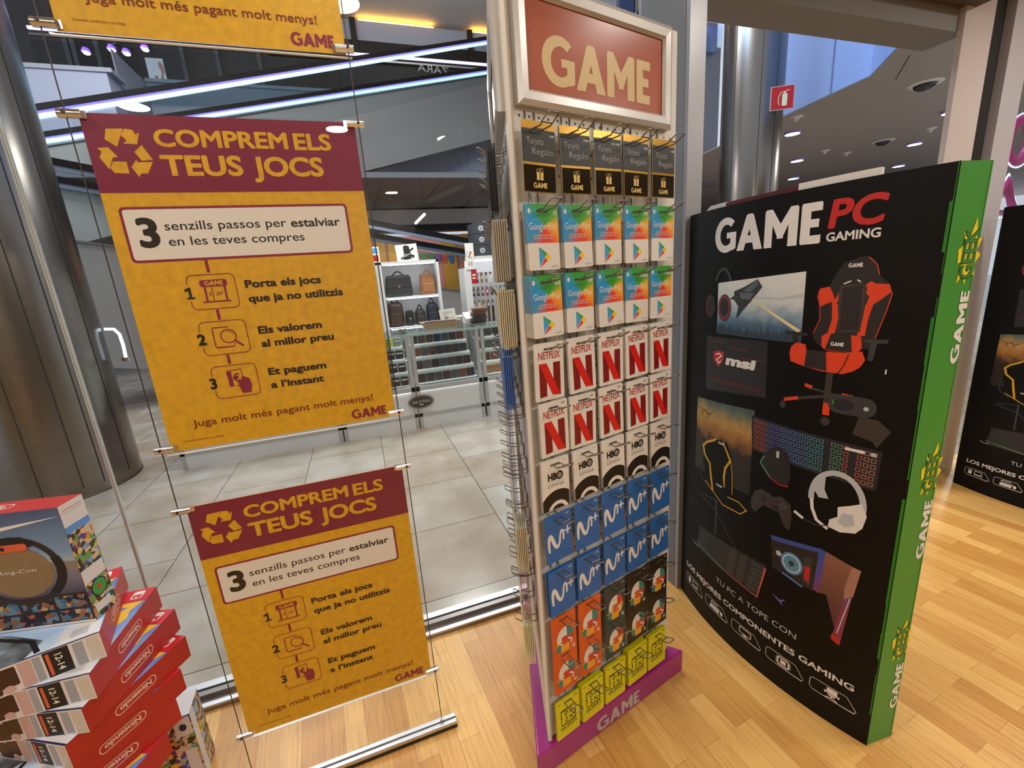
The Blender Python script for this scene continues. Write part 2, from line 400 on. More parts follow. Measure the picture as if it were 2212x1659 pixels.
def tiles():
    m = mat('mall_stone_tiles', '#b5ab9c', .16); nt = m.node_tree; b = nt.nodes['Principled BSDF']
    tc = nt.nodes.new('ShaderNodeTexCoord'); mp = nt.nodes.new('ShaderNodeMapping'); mp.inputs['Rotation'].default_value = (0, 0, R_(-90)); mp.inputs['Location'].default_value = (-.56, .02, 0)
    nt.links.new(tc.outputs['Object'], mp.inputs['Vector'])
    br = nt.nodes.new('ShaderNodeTexBrick'); br.offset = .42; br.offset_frequency = 2
    br.inputs['Color1'].default_value = hx('#b7b2a9'); br.inputs['Color2'].default_value = hx('#ad9f8f'); br.inputs['Mortar'].default_value = hx('#5d574f')
    br.inputs['Scale'].default_value = 1; br.inputs['Mortar Size'].default_value = .0028; br.inputs['Brick Width'].default_value = .6; br.inputs['Row Height'].default_value = .6
    nt.links.new(mp.outputs[0], br.inputs['Vector'])
    n = nt.nodes.new('ShaderNodeTexNoise'); n.inputs['Scale'].default_value = 3; n.inputs['Detail'].default_value = 5; nt.links.new(tc.outputs['Object'], n.inputs['Vector'])
    r = ramp_nodes(nt, [(.35, '#e2dcd2'), (.65, '#ffffff')]); nt.links.new(n.outputs['Fac'], r.inputs[0])
    mx = nt.nodes.new('ShaderNodeMix'); mx.data_type = 'RGBA'; mx.blend_type = 'MULTIPLY'; mx.inputs[0].default_value = 1
    nt.links.new(br.outputs['Color'], mx.inputs[6]); nt.links.new(r.outputs[0], mx.inputs[7]); nt.links.new(mx.outputs[2], b.inputs['Base Color'])
    return m
def structb(name, boxes):
    b = MB()
    for q in boxes: b.box(*q)
    o = b.build(name, base=(0, 0, 0)); return tag(o, kind='structure')
structb('floor', [(-3.4, -4.2, -.06, 6.6, 1.545, 0, wood()), (1.2, 1.545, -.06, 6.6, 1.66, 0, wood())])
structb('ground', [(-16, 1.66, -.06, 26, 22, 0, tiles()), (-3.4, 1.545, -.06, 1.2, 1.66, -.001, tiles())])
SHOPW = mat('shop_wall_paint', '#cfcac4', .6, noise=.05, scale=8)
structb('wall_left', [(-3.4, -4.2, 0, -3.3, 1.545, 2.78, SHOPW)])
structb('wall_back', [(-3.4, -4.3, 0, 6.6, -4.2, 2.78, SHOPW)])
structb('wall_right', [(6.5, -4.2, 0, 6.6, 1.6, 2.78, SHOPW)])
structb('ceiling', [(-3.4, -4.2, 2.74, 6.6, 1.60, 2.80, mat('shop_ceiling_paint', '#bdb8b0', .7))])
RAILG = mat('threshold_groove', '#8d8682', .35, .5)
structb('trim_1', [(-3.3, 1.545, 0, 1.18, 1.65, .012, RAILG), (-3.3, 1.545, .012, 1.18, 1.563, .020, ALU), (-3.3, 1.62, .012, 1.18, 1.65, .034, ALU), (-3.3, 1.590, .012, 1.18, 1.612, .03, RAILG)])
GL = glass('shopfront_glass', (.955, .975, .97), 0, 1.5, 1.0)
EDGE = mat('polished_glass_edge', '#cfd8d8', .1, .3)
def pane(name, x0, x1, z1=2.74):
    b = MB().box(x0, 1.597, .022, x1, 1.605, z1, GL)
    for x in (x0, x1): b.box(x - .0018, 1.5965, .022, x + .0018, 1.6055, z1, EDGE)
    return tag(b.build(name), kind='structure')
pane('window_1', -.795, 1.18); pane('window_2', -3.3, -.80); pane('window_3', 3.475, 6.5)
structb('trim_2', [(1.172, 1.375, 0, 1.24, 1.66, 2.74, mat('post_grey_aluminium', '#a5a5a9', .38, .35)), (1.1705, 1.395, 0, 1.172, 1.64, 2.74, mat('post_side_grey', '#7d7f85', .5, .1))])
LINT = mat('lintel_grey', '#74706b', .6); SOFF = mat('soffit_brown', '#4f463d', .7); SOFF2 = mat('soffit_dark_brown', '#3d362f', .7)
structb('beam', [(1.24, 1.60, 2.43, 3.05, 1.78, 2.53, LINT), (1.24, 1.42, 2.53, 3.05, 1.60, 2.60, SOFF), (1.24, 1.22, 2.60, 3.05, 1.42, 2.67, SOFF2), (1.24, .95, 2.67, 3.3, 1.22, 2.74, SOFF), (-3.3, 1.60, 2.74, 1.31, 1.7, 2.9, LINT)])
structb('pillar', [(2.975, 1.575, 0, 3.205, 1.60, 2.66, mat('pillar_pale_plaster', '#b7aba6', .7, noise=.03, scale=60)), (3.205, 1.58, 0, 3.30, 1.66, 2.74, DARK)])
structb('trim_3', [(3.30, 1.54, 0, 3.47, 1.66, 2.74, mat('frame_pale_aluminium', '#bab6bb', .4, .3))])

# ================================================================== cable hung posters
YP = 1.170
YEL = mat('poster_yellow', '#dba81a', .5, noise=.30, scale=55); MAR = mat('poster_maroon', '#7d1039', .45)
PWH = mat('poster_white', '#e6e2d8', .5); PBK = mat('poster_ink', '#1d1208', .5); PBR = mat('poster_brown_ink', '#7a2c14', .5); HAND = mat('poster_wine', '#8c1a3e', .5)
PLEX = glass('acrylic_pocket', (.985, .985, .98), .0, 1.47, .85)
PW, PH = .512, .712
def poster_art():
    a = Art(lambda x, y: ((x / 500 - .5) * PW, -y / 700 * PH), -1, .00018)
    a.rect(0, 0, 500, 700, YEL, 0)
    a.rect(0, 0, 500, 144, MAR, 2)
    # recycling arrows
    for P in ([(37, 27), (65, 26), (48, 59), (31, 46)], [(67, 26), (80, 28), (83, 36), (90, 32), (82, 54), (59, 53), (66, 48), (59, 38)], [(89, 55), (102, 82), (83, 84), (74, 68)], [(101, 86), (88, 108), (76, 108), (72, 115), (63, 96), (74, 82), (75, 87)],
              [(35, 86), (57, 86), (57, 108), (33, 107), (28, 98)], [(15, 62), (33, 60), (45, 78), (37, 78), (26, 100), (15, 79), (21, 68)]):
        a.poly(P, YEL, 3)
    a.text('COMPREM', 112, 356, 58, 33, YEL, 4, .03); a.text('ELS', 368, 444, 59, 33, YEL, 4, .03)
    a.text('TEUS', 114, 260, 112, 39, YEL, 4, .032); a.text('JOCS', 279, 420, 113, 39, YEL, 4, .032)
    a.rr(22, 171, 457, 281, 9, HAND, 2); a.rr(27, 176, 452, 276, 6, PWH, 3)
    a.text('3', 44, 81, 251, 58, PBK, 4, .034)
    a.text('senzills passos per', 93, 324, 218, 17.5, PBK, 4, .006); a.text('estalviar', 333, 437, 219, 18, PBK, 4, .02)
    a.text('en les teves compres', 94, 356, 249, 17.5, PBK, 4, .006)
    for y0, y1 in ((281, 308), (388, 411), (491, 512)): a.rect(150, y0, 156, y1, HAND, 2)
    for n, x0, y0, x1, y1 in (('1', 108, 312, 199, 386), ('2', 110, 414, 201, 489), ('3', 113, 516, 203, 591)):
        P = rrpts(x0, y0, x1, y1, 9, 4); cy = (y0 + y1) / 2
        i0 = 9                                                    # leave the gap on the left for the number
        a.stroke([(x0, cy - 17)] + [(x0, y0 + 9)] + [(x0 + 3, y0 + 3), (x0 + 9, y0), (x1 - 9, y0), (x1 - 3, y0 + 3), (x1, y0 + 9), (x1, y1 - 9), (x1 - 3, y1 - 3), (x1 - 9, y1), (x0 + 9, y1), (x0 + 3, y1 - 3), (x0, y1 - 9), (x0, cy + 17)], 1.6, HAND, 3)
        a.poly([(x0 - 8, cy - 8), (x0 + 1, cy - 12), (x0 + 4, cy - 12), (x0 + 4, cy + 9), (x0 + 9, cy + 9), (x0 + 9, cy + 13), (x0 - 6, cy + 13), (x0 - 6, cy + 9), (x0 - 1, cy + 9), (x0 - 1, cy - 5), (x0 - 7, cy - 3)], PBK, 4) if n == '1' else a.text(n, x0 - 8, None, cy + 13, 25, PBK, 4, .04)
    # 1: little shop front
    a.rr(131, 323, 183, 338, 5, HAND, 3); a.text('GAME', 140, 175, 335, 9.5, YEL, 4, .02)
    for x in (137, 175): a.rect(x, 336, x + 4, 371, HAND, 3)
    a.rect(151, 336, 152.5, 371, HAND, 3); a.rect(130, 369, 184, 372, HAND, 3); a.rect(146, 350, 148, 358, HAND, 3)
    for x in (161, 165, 169): a.stroke([(x - 3, 358), (x + 2, 349)], 1.4, HAND, 3)
    # 2: magnifier over a game case
    a.stroke([(166, 428), (135, 428), (134, 432), (134, 470), (136, 473), (170, 473), (173, 466)], 2.2, HAND, 3)
    a.arc(163, 449, 15, 2.4, HAND, 4); a.arc(163, 449, 10.5, 1, HAND, 4, -100, -10); a.stroke([(174, 460), (189, 474)], 4.4, HAND, 4)
    # 3: hand with notes
    a.stroke([(146, 566), (142, 530), (148, 528)], 1.8, HAND, 3); a.stroke([(150, 528), (172, 527), (173, 545)], 1.8, HAND, 3); a.stroke([(150, 528), (151, 565), (165, 565)], 1.8, HAND, 3); a.rect(143, 530, 150, 566, HAND, 3)
    a.text('€', 153, 167, 555, 18, HAND, 4, .02)
    a.poly([(160, 552), (168, 552), (172, 543), (186, 552), (188, 568), (184, 584), (166, 584), (163, 570)], HAND, 5)
    a.text('Porta els jocs', 217, 375, 346, 17, PBK, 4, .032); a.text('que ja no utilitzis', 218, 419, 378, 17, PBK, 4, .032)
    a.text('Els valorem', 224, 360, 451, 17, PBK, 4, .032); a.text('al millor preu', 225, 382, 482, 17, PBK, 4, .032)
    a.text('Et paguem', 227, 354, 550, 17, PBK, 4, .032); a.text('a l’instant', 227, 344, 582, 17, PBK, 4, .032)
    a.text('Juga molt més pagant molt menys!', 53, 450, 648, 16, PBR, 4, .008); a.text('GAME', 393, 478, 690, 24, HAND, 4, .035)
    a.text('Consulta condicions a la botiga', 27, 108, 681, 4.5, PBR, 4, 0)
    return a
def clip(t, x, z, side, nm='clip'):
    b = MB(); b.cyl((x - .022 * side, YP - .004, z), (x + .016 * side, YP - .004, z), .0085, CHROME, 16)
    b.cyl((x + .004 * side, YP - .014, z + .001), (x + .004 * side, YP - .011, z + .001), .0035, DARK, 10)
    b.box(x - .028 * side, YP - .003, z - .007, x - .02 * side, YP + .003, z + .007, CHROME)
    return b.build(nm, t)
def poster(x0, ztop, label, tilt=0.):
    t = thing('poster', label, 'poster', (x0 + PW / 2, YP, ztop - PH / 2), group='offer posters hung on two steel cables', rot=Matrix.Rotation(R_(tilt), 3, 'Y'))
    b = MB(); a = POSTER
    b.box(-PW / 2, .0, -PH / 2, PW / 2, .0012, PH / 2, YEL); b.art(a, (0, -.0004, PH / 2), (1, 0, 0), (0, 0, 1), (0, -1, 0))
    b.build('printed_sheet', t, world=False)
    p = MB(); e = .008
    p.box(-PW / 2 - .012, -.0038, -PH / 2 - e * .7, PW / 2 + .012, -.0026, PH / 2 + e * .5, PLEX)
    p.box(-PW / 2 - .012, .0024, -PH / 2 - e * .7, PW / 2 + .012, .0034, PH / 2 + e * .5, PLEX)
    p.box(-PW / 2 - .012, -.0038, -PH / 2 - .0075, PW / 2 + .012, .0034, -PH / 2 - .0056, mat('pocket_fold', '#e8e6de', .2))
    p.build('acrylic_pocket', t, world=False)
    for sx in (-1, 1):
        for z in (ztop - .004, ztop - PH + .01): clip(t, WX[0] + .004 if sx < 0 else WX[1] - .004, z, sx)
    return t
WX = (-.477, .062)
POSTER = poster_art()
poster(-.455, 1.926 + PH, 'yellow offer poster cut by the top of the view, only its last line showing')
poster(-.459, 1.789, 'yellow and maroon offer poster with recycling arrows, the middle one on the cables')
poster(-.462, .933, 'yellow and maroon offer poster with recycling arrows, hung lowest above the wooden floor')
WIRE = mat('steel_cable', '#4b4440', .4, .6)
for x, w in zip(WX, ('far side by the column', 'near side by the card rack')):
    b = MB().tube([(x, YP - .004, .03), (x, YP - .004, 2.74)], .0013, WIRE, 6)
    tag(b.build('steel_cable'), 'thin steel cable holding the posters, on the ' + w, 'cable', 'cables holding the posters')
t = thing('floor_rail', 'silver aluminium floor rail anchoring the poster cables on the wooden floor', 'rail', (-.25, 1.16, 0))
b = MB(); b.box(-.60, 1.145, 0, .108, 1.178, .012, DARK); b.box(-.60, 1.145, .012, .108, 1.158, .026, ALU, .002); b.box(-.60, 1.164, .012, .108, 1.178, .026, ALU, .002); b.box(-.60, 1.158, .012, .108, 1.164, .018, RAILG)
b.build('profile', t)
for x in WX: MB().cyl((x, 1.163, .032), (x, 1.163, .036), .006, ALU, 12).build('cable_anchor', t)
# ================================================================== the three-sided card rack
RC = Vector((.563, 1.143, 0)); RA = R_(13.62)
RM = Matrix.Translation(RC) @ Matrix.Rotation(RA, 4, 'Z')
PY = -.153; PX0 = -.249
TAN = mat('sign_cream', '#cdb277', .35); TERRA = mat('sign_terracotta', '#a8512f', .25, coat=.4); FRAMEW = mat('sign_frame_silver', '#c2bfb9', .32, .35)
PANELW = mat('rack_panel_white', '#dcd8cf', .45, noise=.02, scale=30); PANELE = mat('rack_panel_edge', '#b5ab9b', .5)
PURP = mat('rack_base_purple', '#9c2277', .28, coat=.3)
rack = thing('card_rack', 'tall three-sided white pegboard rack with terracotta header sign on a purple triangular base', 'display rack', RC, RA)
def pm(k): return RM @ Matrix.Rotation(R_(-120 * k), 4, 'Z')            # frame of panel k: 0 front, 1 left, 2 back
# base, printed with the shop's name
def tri(c, off):
    return [(c[0] + .366 * (1 + off) * math.cos(R_(a)), c[1] + .366 * (1 + off) * math.sin(R_(a))) for a in (12.1 + 210, 12.1 + 330, 12.1 + 90)]
bt = tri((RC.x, RC.y), 0)
bm = bmesh.new()
vs = [bm.verts.new((x, y, z)) for z in (0, .088) for x, y in bt]
bm.faces.new(vs[2::-1]); bm.faces.new(vs[3:])
for i in range(3): bm.faces.new((vs[i], vs[(i + 1) % 3], vs[3 + (i + 1) % 3], vs[3 + i]))
bmesh.ops.recalc_face_normals(bm, faces=bm.faces[:])
bmesh.ops.bevel(bm, geom=[e for e in bm.edges], offset=.006, segments=3, profile=.5, affect='EDGES')
b = MB(); b.bm(bm, PURP)
a = Art(); BGREY = mat('base_lettering', '#b9aca6', .4)
a.text('GAME', .225, .412, .012, .05, BGREY, 1, .035)
p0 = Vector((bt[0][0], bt[0][1], 0)); ud = (Vector((bt[1][0], bt[1][1], 0)) - p0).normalized()
b.art(a, p0 + Vector((ud.y, -ud.x, 0)) * .0003, ud, (0, 0, 1), (ud.y, -ud.x, 0)); b.build('base', rack)
for k in range(3):
    T = pm(k); b = MB(T)
    b.box(PX0, PY, .09, PX0 + .52, PY + .009, 1.99, PANELW); b.box(PX0 + .001, PY + .009, .091, PX0 + .519, PY + .0125, 1.985, PANELE)
    if k < 2:
        h = Art(eps=.0002); zs = [.13 + .05 * i for i in range(33)]
        for i in range(4):
            for z in zs:
                if z < 1.72: h.circ(.015 + .098 * i + .101, z, .0028, DARK, 1, n=8)
        for i in range(20):
            h.circ(.015 + .0254 * i, 1.742, .0028, DARK, 1, n=8)
        b.art(h, (PX0, PY - .0002, 0))
    b.build('peg_panel', rack)
    # header sign
    b = MB(T); b.box(PX0 + .03, PY - .010, 1.78, PX0 + .46, PY, 1.965, TERRA)
    a = Art(); a.text('GAME', .073, .405, 1.806, .092, TAN, 1, .042); b.art(a, (PX0, PY - .0102, 0))
    s = b.build('header_sign', rack)
    b = MB(T); x0, x1, z0, z1, w = PX0 + .004, PX0 + .48, 1.757, 1.985, .032
    for A4, B4 in (((x0, z0), (x1, z0)), ((x1, z0), (x1, z1)), ((x1, z1), (x0, z1)), ((x0, z1), (x0, z0))):
        dx, dz = (B4[0] - A4[0]), (B4[1] - A4[1]); l = math.hypot(dx, dz); dx /= l; dz /= l; nx, nz = -dz, dx
        P = []
        for t_, o_, y_ in ((0, 0, 0), (0, 0, -.016), (.010, .010, -.021), (w - .006, w - .006, -.019), (w, w, -.012)):
            P.append(((A4[0] + dx * t_ + nx * o_, PY + y_, A4[1] + dz * t_ + nz * o_), (B4[0] - dx * t_ + nx * o_, PY + y_, B4[1] - dz * t_ + nz * o_)))
        for i in range(4): b.quad(P[i][0], P[i][1], P[i + 1][1], P[i + 1][0], FRAMEW)
    b.build('sign_frame', s)
# hooks
def hook_mesh(out=.055, w=.012):
    b = MB(); h = w
    pts = [(-h, -.002, .036), (-h, -.004, .004), (-h, -.012, 0), (-h, -out, .0), (-h * 1.15, -out - .006, .004), (-h * 1.15, -out - .026, .014), (-h * .9, -out - .030, .015), (h * .9, -out - .030, .015), (h * 1.15, -out - .026, .014), (h * 1.15, -out - .006, .004), (h, -out, 0), (h, -.012, 0), (h, -.004, .004), (h, -.002, .036)]
    b.tube(pts, .0016, STEELW, 6); b.tube([(-h * 1.15, -out - .004, .004), (h * 1.15, -out - .004, .004)], .0016, STEELW, 6)
    for s in (-h, h): b.tube([(s, -.003, .002), (s, -.0035, .034), (s, .002, .042)], .0022, STEELW, 6)
    return b
first_hook = None
RZ = [1.724, 1.567, 1.417, 1.267, 1.122, .977, .826, .668, .523, .391, .238]
PITCH = .098; U0 = .040
def hook(k, u, z, q=1):
    global first_hook
    Mx = RM.inverted() @ pm(k) @ Matrix.Translation((PX0 + u, PY, z)) @ Matrix.Diagonal((1, q, 1, 1))
    if first_hook is None:
        first_hook = hook_mesh().build('hook', rack, world=False); first_hook.matrix_basis = Mx; return
    o = first_hook.copy(); COL.objects.link(o); o.parent = rack; o.matrix_basis = Mx
for r, z in enumerate(RZ):
    for i in range(5): hook(0, U0 + PITCH * i, z - .014)
LZ = [1.70, 1.545, 1.39, 1.235, 1.08, .925, .77, .615, .46]
for z in LZ:
    for i in range(5): hook(1, U0 + PITCH * i, z - .014, .78)

# ------------------------------------------------------------------ gift cards
CW, CH, CT = .086, .137, .0009
GOLD = mat('gold_foil', '#c79a3e', .25, .6); GBLK = mat('gift_card_black', '#26241f', .35); GBLK2 = mat('gift_card_gloss_black', '#17150f', .07, coat=.6)
GTXT = mat('gift_card_grey_text', '#a9a79f', .4); GOLDL = mat('gift_card_gold_letter', '#d8b866', .35, .2)
PLAYB = radial_mat('play_card_colours', .004, -.044, [(0, '#2e95d3'), (.10, '#3f8fb8'), (.22, '#d8432b'), (.33, '#e0452a'), (.42, '#ee9a25'), (.52, '#f0b02c'), (.59, '#6aa637'), (.66, '#3b9a2e'), (.83, '#3f9a3a'), (.92, '#2e9bd0'), (1, '#2e95d3')], .4)
CWHT = mat('card_white', '#dcd8cf', .42); CEDGE = mat('card_edge', '#c9c4b6', .5); LOGOB = mat('play_blue', '#3aa0dc', .4); LOGOG = mat('play_green', '#3f9b43', .4); LOGOY = mat('play_yellow', '#f1c21f', .4); LOGOR = mat('play_red', '#df4133', .4)
TINYG = mat('card_small_grey', '#8f8c86', .5)
RED = mat('film_card_red', '#b01218', .4); REDD = mat('film_card_dark_red', '#7c1013', .4); REDB = mat('film_card_bright_red', '#cf1b16', .4)
MBLUE = mat('tv_card_blue', '#1d5fa8', .38); MBL2 = mat('tv_card_faint_blue', '#2d70b8', .4)
CORNG = mat('anime_card_orange', '#d2571c', .4); CTEAL = mat('anime_card_slate', '#26393b', .4); CBLK = mat('anime_card_black', '#100e0d', .4)
TEALB = mat('anime_disc_teal', '#2f8079', .4); AMBER = mat('anime_amber', '#e3a02a', .4); ARED = mat('anime_red', '#c9382a', .4)
DZY = mat('sport_card_yellow', '#d6cf14', .38); DZK = mat('sport_card_black', '#1c1a08', .45)
FRNT = dict(U=(1, 0, 0), V=(0, 0, 1), N=(0, -1, 0))
def card_body(m, front=None, w=CW, h=CH, slot=True):
    b = MB(); b.prism(rrpts(-w / 2, -h, w / 2, 0, .004, 3), CT, m, O=(0, -CT / 2, 0), top=front or m)
    a = Art(eps=.00012)
    if slot: a.rr(-.015, -.0175, .015, -.0125, .0024, mat('slot_dark', '#4a463e', .6), 4)
    return b, a
def fin(b, a, name='gift_card'):
    b.art(a, (0, -CT / 2, 0)); o = b.build(name, world=False); o['category'] = 'gift card'; return o
def c_regalo(price):
    b, a = card_body(CEDGE, GBLK)
    a.rr(-CW / 2, -.0155, CW / 2, 0, .004, GOLD, 1); a.rect(-CW / 2, -.0155, CW / 2, -.010, GOLD, 1)
    a.text('Tarjeta', -.031, .012, -.044, .0125, GTXT, 2, -.012); a.text('Regalo', -.018, .036, -.063, .0125, GTXT, 2, -.012)
    a.text(price, .041 - .0042 * len(price), .0405, -.0275, .0042, CWHT, 2, .02)
    a.rect(-CW / 2, -.0825, CW / 2, -.0785, GOLD, 1); a.rr(-CW / 2, -CH, CW / 2, -.0825, .004, GBLK2, 1); a.frame(-CW / 2 + .001, -CH + .001, CW / 2 - .001, -.083, .004, .0008, GOLD, 2)
    a.rect(-.0085, -.1125, .0085, -.1005, GOLDL, 2); a.rect(-.0095, -.1005, .0095, -.0975, GOLDL, 2); a.rect(-.0012, -.1125, .0012, -.0975, GBLK, 3)
    a.arc(-.0042, -.0935, .0042, .0009, GOLDL, 2, ry=.003, n=12); a.arc(.0042, -.0925, .0036, .0009, GOLDL, 2, ry=.0038, n=12)
    a.text('GAME', -.018, .018, -.128, .0105, GOLDL, 2, .03)
    return fin(b, a)
def c_play(price):
    b, a = card_body(CWHT, PLAYB)
    a.rr(-CW / 2, -CH, CW / 2, -.080, .004, CWHT, 1)
    a.text('Google Play', -.037, .038, -.052, .0135, CWHT, 2, .004)
    for t, y in (('APLICACIONES, JUEGOS, MÚSICA,', -.066), ('PELÍCULAS Y MUCHO MÁS', -.0715)): a.text(t, -.027, .030 if y > -.07 else .024, y, .0031, CWHT, 2, .01)
    a.text(price, .040 - .0052 * len(price), .0405, -.0225, .0085, CWHT, 2, .02)
    a.circ(-.0345, -.0125, .0034, CWHT, 2, n=10); a.rr(-.038, -.019, -.031, -.0125, .001, CWHT, 2)
    x, y = -.013, -.110; L = .0215
    a.poly([(x, y + L), (x + .001, y), (x, y - L), (x - .001, y - L), (x - .001, y + L)], LOGOB, 2)
    a.poly([(x, y + L), (x + .019, y + .0065), (x + .0125, y), (x, y + .0)], LOGOB, 2)
    a.poly([(x, y + L), (x + .021, y + .0075), (x + .0135, y + .001)], LOGOG, 3); a.poly([(x, y + L), (x + .0135, y + .001), (x, y - L + .004)], LOGOB, 4)
    a.poly([(x, y - L), (x + .0135, y - .001), (x + .021, y - .0075)], LOGOR, 4); a.poly([(x + .0135, y), (x + .021, y + .0078), (x + .030, y + .001), (x + .030, y - .001), (x + .021, y - .0078)], LOGOY, 4)
    a.text('Google Play', .018, .038, -.132, .0042, TINYG, 2)
    return fin(b, a)
def c_film(price):
    b, a = card_body(CWHT)
    a.text('NETFLIX', -.031, .032, -.0385, .0175, RED, 2, .012)
    a.rect(-.030, -.132, -.009, -.048, REDD, 1); a.rect(.011, -.132, .032, -.048, REDD, 1); a.poly([(-.030, -.048), (-.008, -.048), (.032, -.132), (.010, -.132)], REDB, 2)
    a.poly([(-.031, -.1325), (.033, -.1325), (.033, -.1290), (.001, -.1262), (-.031, -.1290)], CWHT, 3)
    a.text(price, .024, .035, -.0115, .0055, DZK, 2, .0)
    return fin(b, a)
def c_hbo():
    b, a = card_body(CWHT)
    a.text('HB', -.024, .003, -.056, .0195, BLACK, 2, .05); a.circ(.0125, -.0465, .0115, BLACK, 2); a.circ(.0125, -.0465, .0065, CWHT, 3); a.circ(.0125, -.0465, .005, BLACK, 4); a.circ(.0125, -.0465, .0022, CWHT, 5)
    a.rect(-.024, -.0612, .026, -.0606, BLACK, 2); a.text('ESPAÑA', -.0235, .0265, -.0745, .0095, BLACK, 2, -.012)
    pts = [(.006 + .064 * math.cos(R_(x)), -.148 + .064 * math.sin(R_(x))) for x in range(0, 181, 6)]
    pts = [(max(-CW / 2 + .001, min(CW / 2 - .001, x)), max(-CH + .001, y)) for x, y in pts]
    a.poly(pts, BLACK, 1); a.poly([(.006 + .034 * math.cos(R_(x)), max(-CH + .001, -.148 + .034 * math.sin(R_(x)))) for x in range(19, 162, 6)], CWHT, 2)
    a.poly([(.006 + .024 * math.cos(R_(x)), max(-CH + .001, -.148 + .024 * math.sin(R_(x)))) for x in range(28, 153, 6)], BLACK, 3)
    a.text('1 mes', .024, .035, -.0095, .0035, TINYG, 2)
    return fin(b, a)
def c_tv():
    b, a = card_body(MBLUE)
    ctl = [(.13, .74), (.12, .62), (.135, .49), (.19, .425), (.26, .50), (.34, .64), (.43, .70), (.52, .62), (.555, .49), (.60, .40), (.66, .40), (.685, .48), (.675, .58)]
    pts = []
    for i in range(len(ctl) - 1):
        p0, p1, p2, p3 = ctl[max(0, i - 1)], ctl[i], ctl[i + 1], ctl[min(len(ctl) - 1, i + 2)]
        for k in range(6):
            t = k / 6; pts.append(tuple(.5 * ((2 * p1[c]) + (p2[c] - p0[c]) * t + (2 * p0[c] - 5 * p1[c] + 4 * p2[c] - p3[c]) * t * t + (3 * p1[c] - p0[c] - 3 * p2[c] + p3[c]) * t ** 3) for c in (0, 1)))
    pts.append(ctl[-1]); pts = [(-CW / 2 + x * CW, -y * CH) for x, y in pts]; n = len(pts)
    a.brush(pts, [.0062 + .0048 * math.sin(PI * min(1, i / (n * .62))) for i in range(n)], CWHT, 2)
    a.rect(.0195, -.0610, .0405, -.0565, CWHT, 2); a.rect(.0278, -.0705, .0322, -.047, CWHT, 2)
    a.text('16€', .027, .037, -.0125, .0052, CWHT, 2, .01)
    for y in (-.113, -.121): a.text('disfruta de la tv', -.010, .037, y, .004, MBL2, 2, -.005)
    return fin(b, a)
def c_anime(base, txt):
    b, a = card_body(base)
    a.circ(.004, -.078, .030, CWHT, 1, .036); a.poly([(.004 + .0298 * math.cos(R_(x)), -.078 + .0358 * math.sin(R_(x))) for x in range(-80, 81, 10)], TEALB if base is not CTEAL else ARED, 2)
    a.poly([(.004 + .0296 * math.cos(R_(x)), -.078 + .0356 * math.sin(R_(x))) for x in range(-75, 11, 10)] + [(.012, -.080)], ARED if base is not CTEAL else AMBER, 3)
    a.circ(-.020, -.105, .010, TEALB, 2, .012); a.rr(-.014, -.122, .016, -.098, .004, AMBER, 4); a.rr(-.010, -.098, .012, -.072, .006, CORNG if base is not CORNG else ARED, 4)
    a.stroke([(-.034, -.094), (-.020, -.091), (-.006, -.085)], .004, AMBER, 4); a.stroke([(.012, -.084), (.026, -.094), (.022, -.106)], .005, CWHT, 4)
    a.circ(.032, -.118, .0055, CWHT, 3, n=14); a.circ(.0335, -.1175, .0035, base, 4, n=12); a.circ(.0345, -.117, .0018, CWHT, 5, n=8)
    a.text(txt, .026, .037, -.010, .0036, CWHT, 2)
    return fin(b, a)
def c_sport():
    b, a = card_body(DZY)
    a.stroke([(-.026, -.064), (-.026, -.040), (.026, -.040), (.026, -.056), (.0225, -.060), (.026, -.064), (.026, -.092), (-.026, -.092), (-.026, -.072), (-.0225, -.068), (-.026, -.064)], .0032, DZK, 2)
    a.text('D', -.013, -.001, -.0615, .0155, DZK, 2, .02); a.text('A', .004, .0185, -.0615, .0155, DZK, 2, .02); a.text('Z', -.013, -.0015, -.085, .0155, DZK, 2, .02); a.text('N', .005, .0175, -.085, .0155, DZK, 2, .02)
    a.text('100% DEPORTE', -.030, .031, -.107, .0085, DZK, 2, .02); a.text('Todos tus deportes cuando quieras', -.028, .028, -.1125, .0026, DZK, 2)
    a.text('1', -.034, -.0315, -.0135, .0055, DZK, 2, .02); a.text('mes', -.030, -.024, -.0115, .003, DZK, 2); a.text('9,99', .0225, .031, -.013, .0052, DZK, 2, .02); a.text('€', .0325, .0365, -.013, .0052, DZK, 2, .02)
    return fin(b, a)
def dupmesh(o):
    c = o.copy(); COL.objects.link(c); return c
rnd = random.Random(11)
def place(o, k, u, z, out, tilt=True):
    T = pm(k) @ Matrix.Translation((PX0 + u, PY - out, z))
    if tilt: T = T @ Matrix.Rotation(R_(rnd.uniform(-1.3, 1.3)), 4, 'Y') @ Matrix.Rotation(R_(rnd.uniform(-.9, .1)), 4, 'X')
    o.matrix_basis = T; return o
PRICE0 = ['15€', '100€', '20-100€', '35€', '50€']; PRICE1 = ['5€', '5€', '5€', '15€', '15€']; PRICE2 = ['25€', '25€', '50€', '5-500€', '5-500€']; PRICEN = ['25€', '25€', '25€', '25€', '25€']; PRICEM = ['50€', '50€', '50€', '100€', '100€']
_cache = {}
def get(kind, arg=None):
    k = (kind, arg)
    if k in _cache: return dupmesh(_cache[k])
    f = {'regalo': c_regalo, 'play': c_play, 'film': c_film, 'hbo': lambda _: c_hbo(), 'tv': lambda _: c_tv(), 'sport': lambda _: c_sport(),
         'orange': lambda _: c_anime(CORNG, '1 MES'), 'teal': lambda _: c_anime(CTEAL, '3 MESES'), 'black': lambda _: c_anime(CBLK, '12 MESES')}[kind]
    _cache[k] = f(arg); return _cache[k]
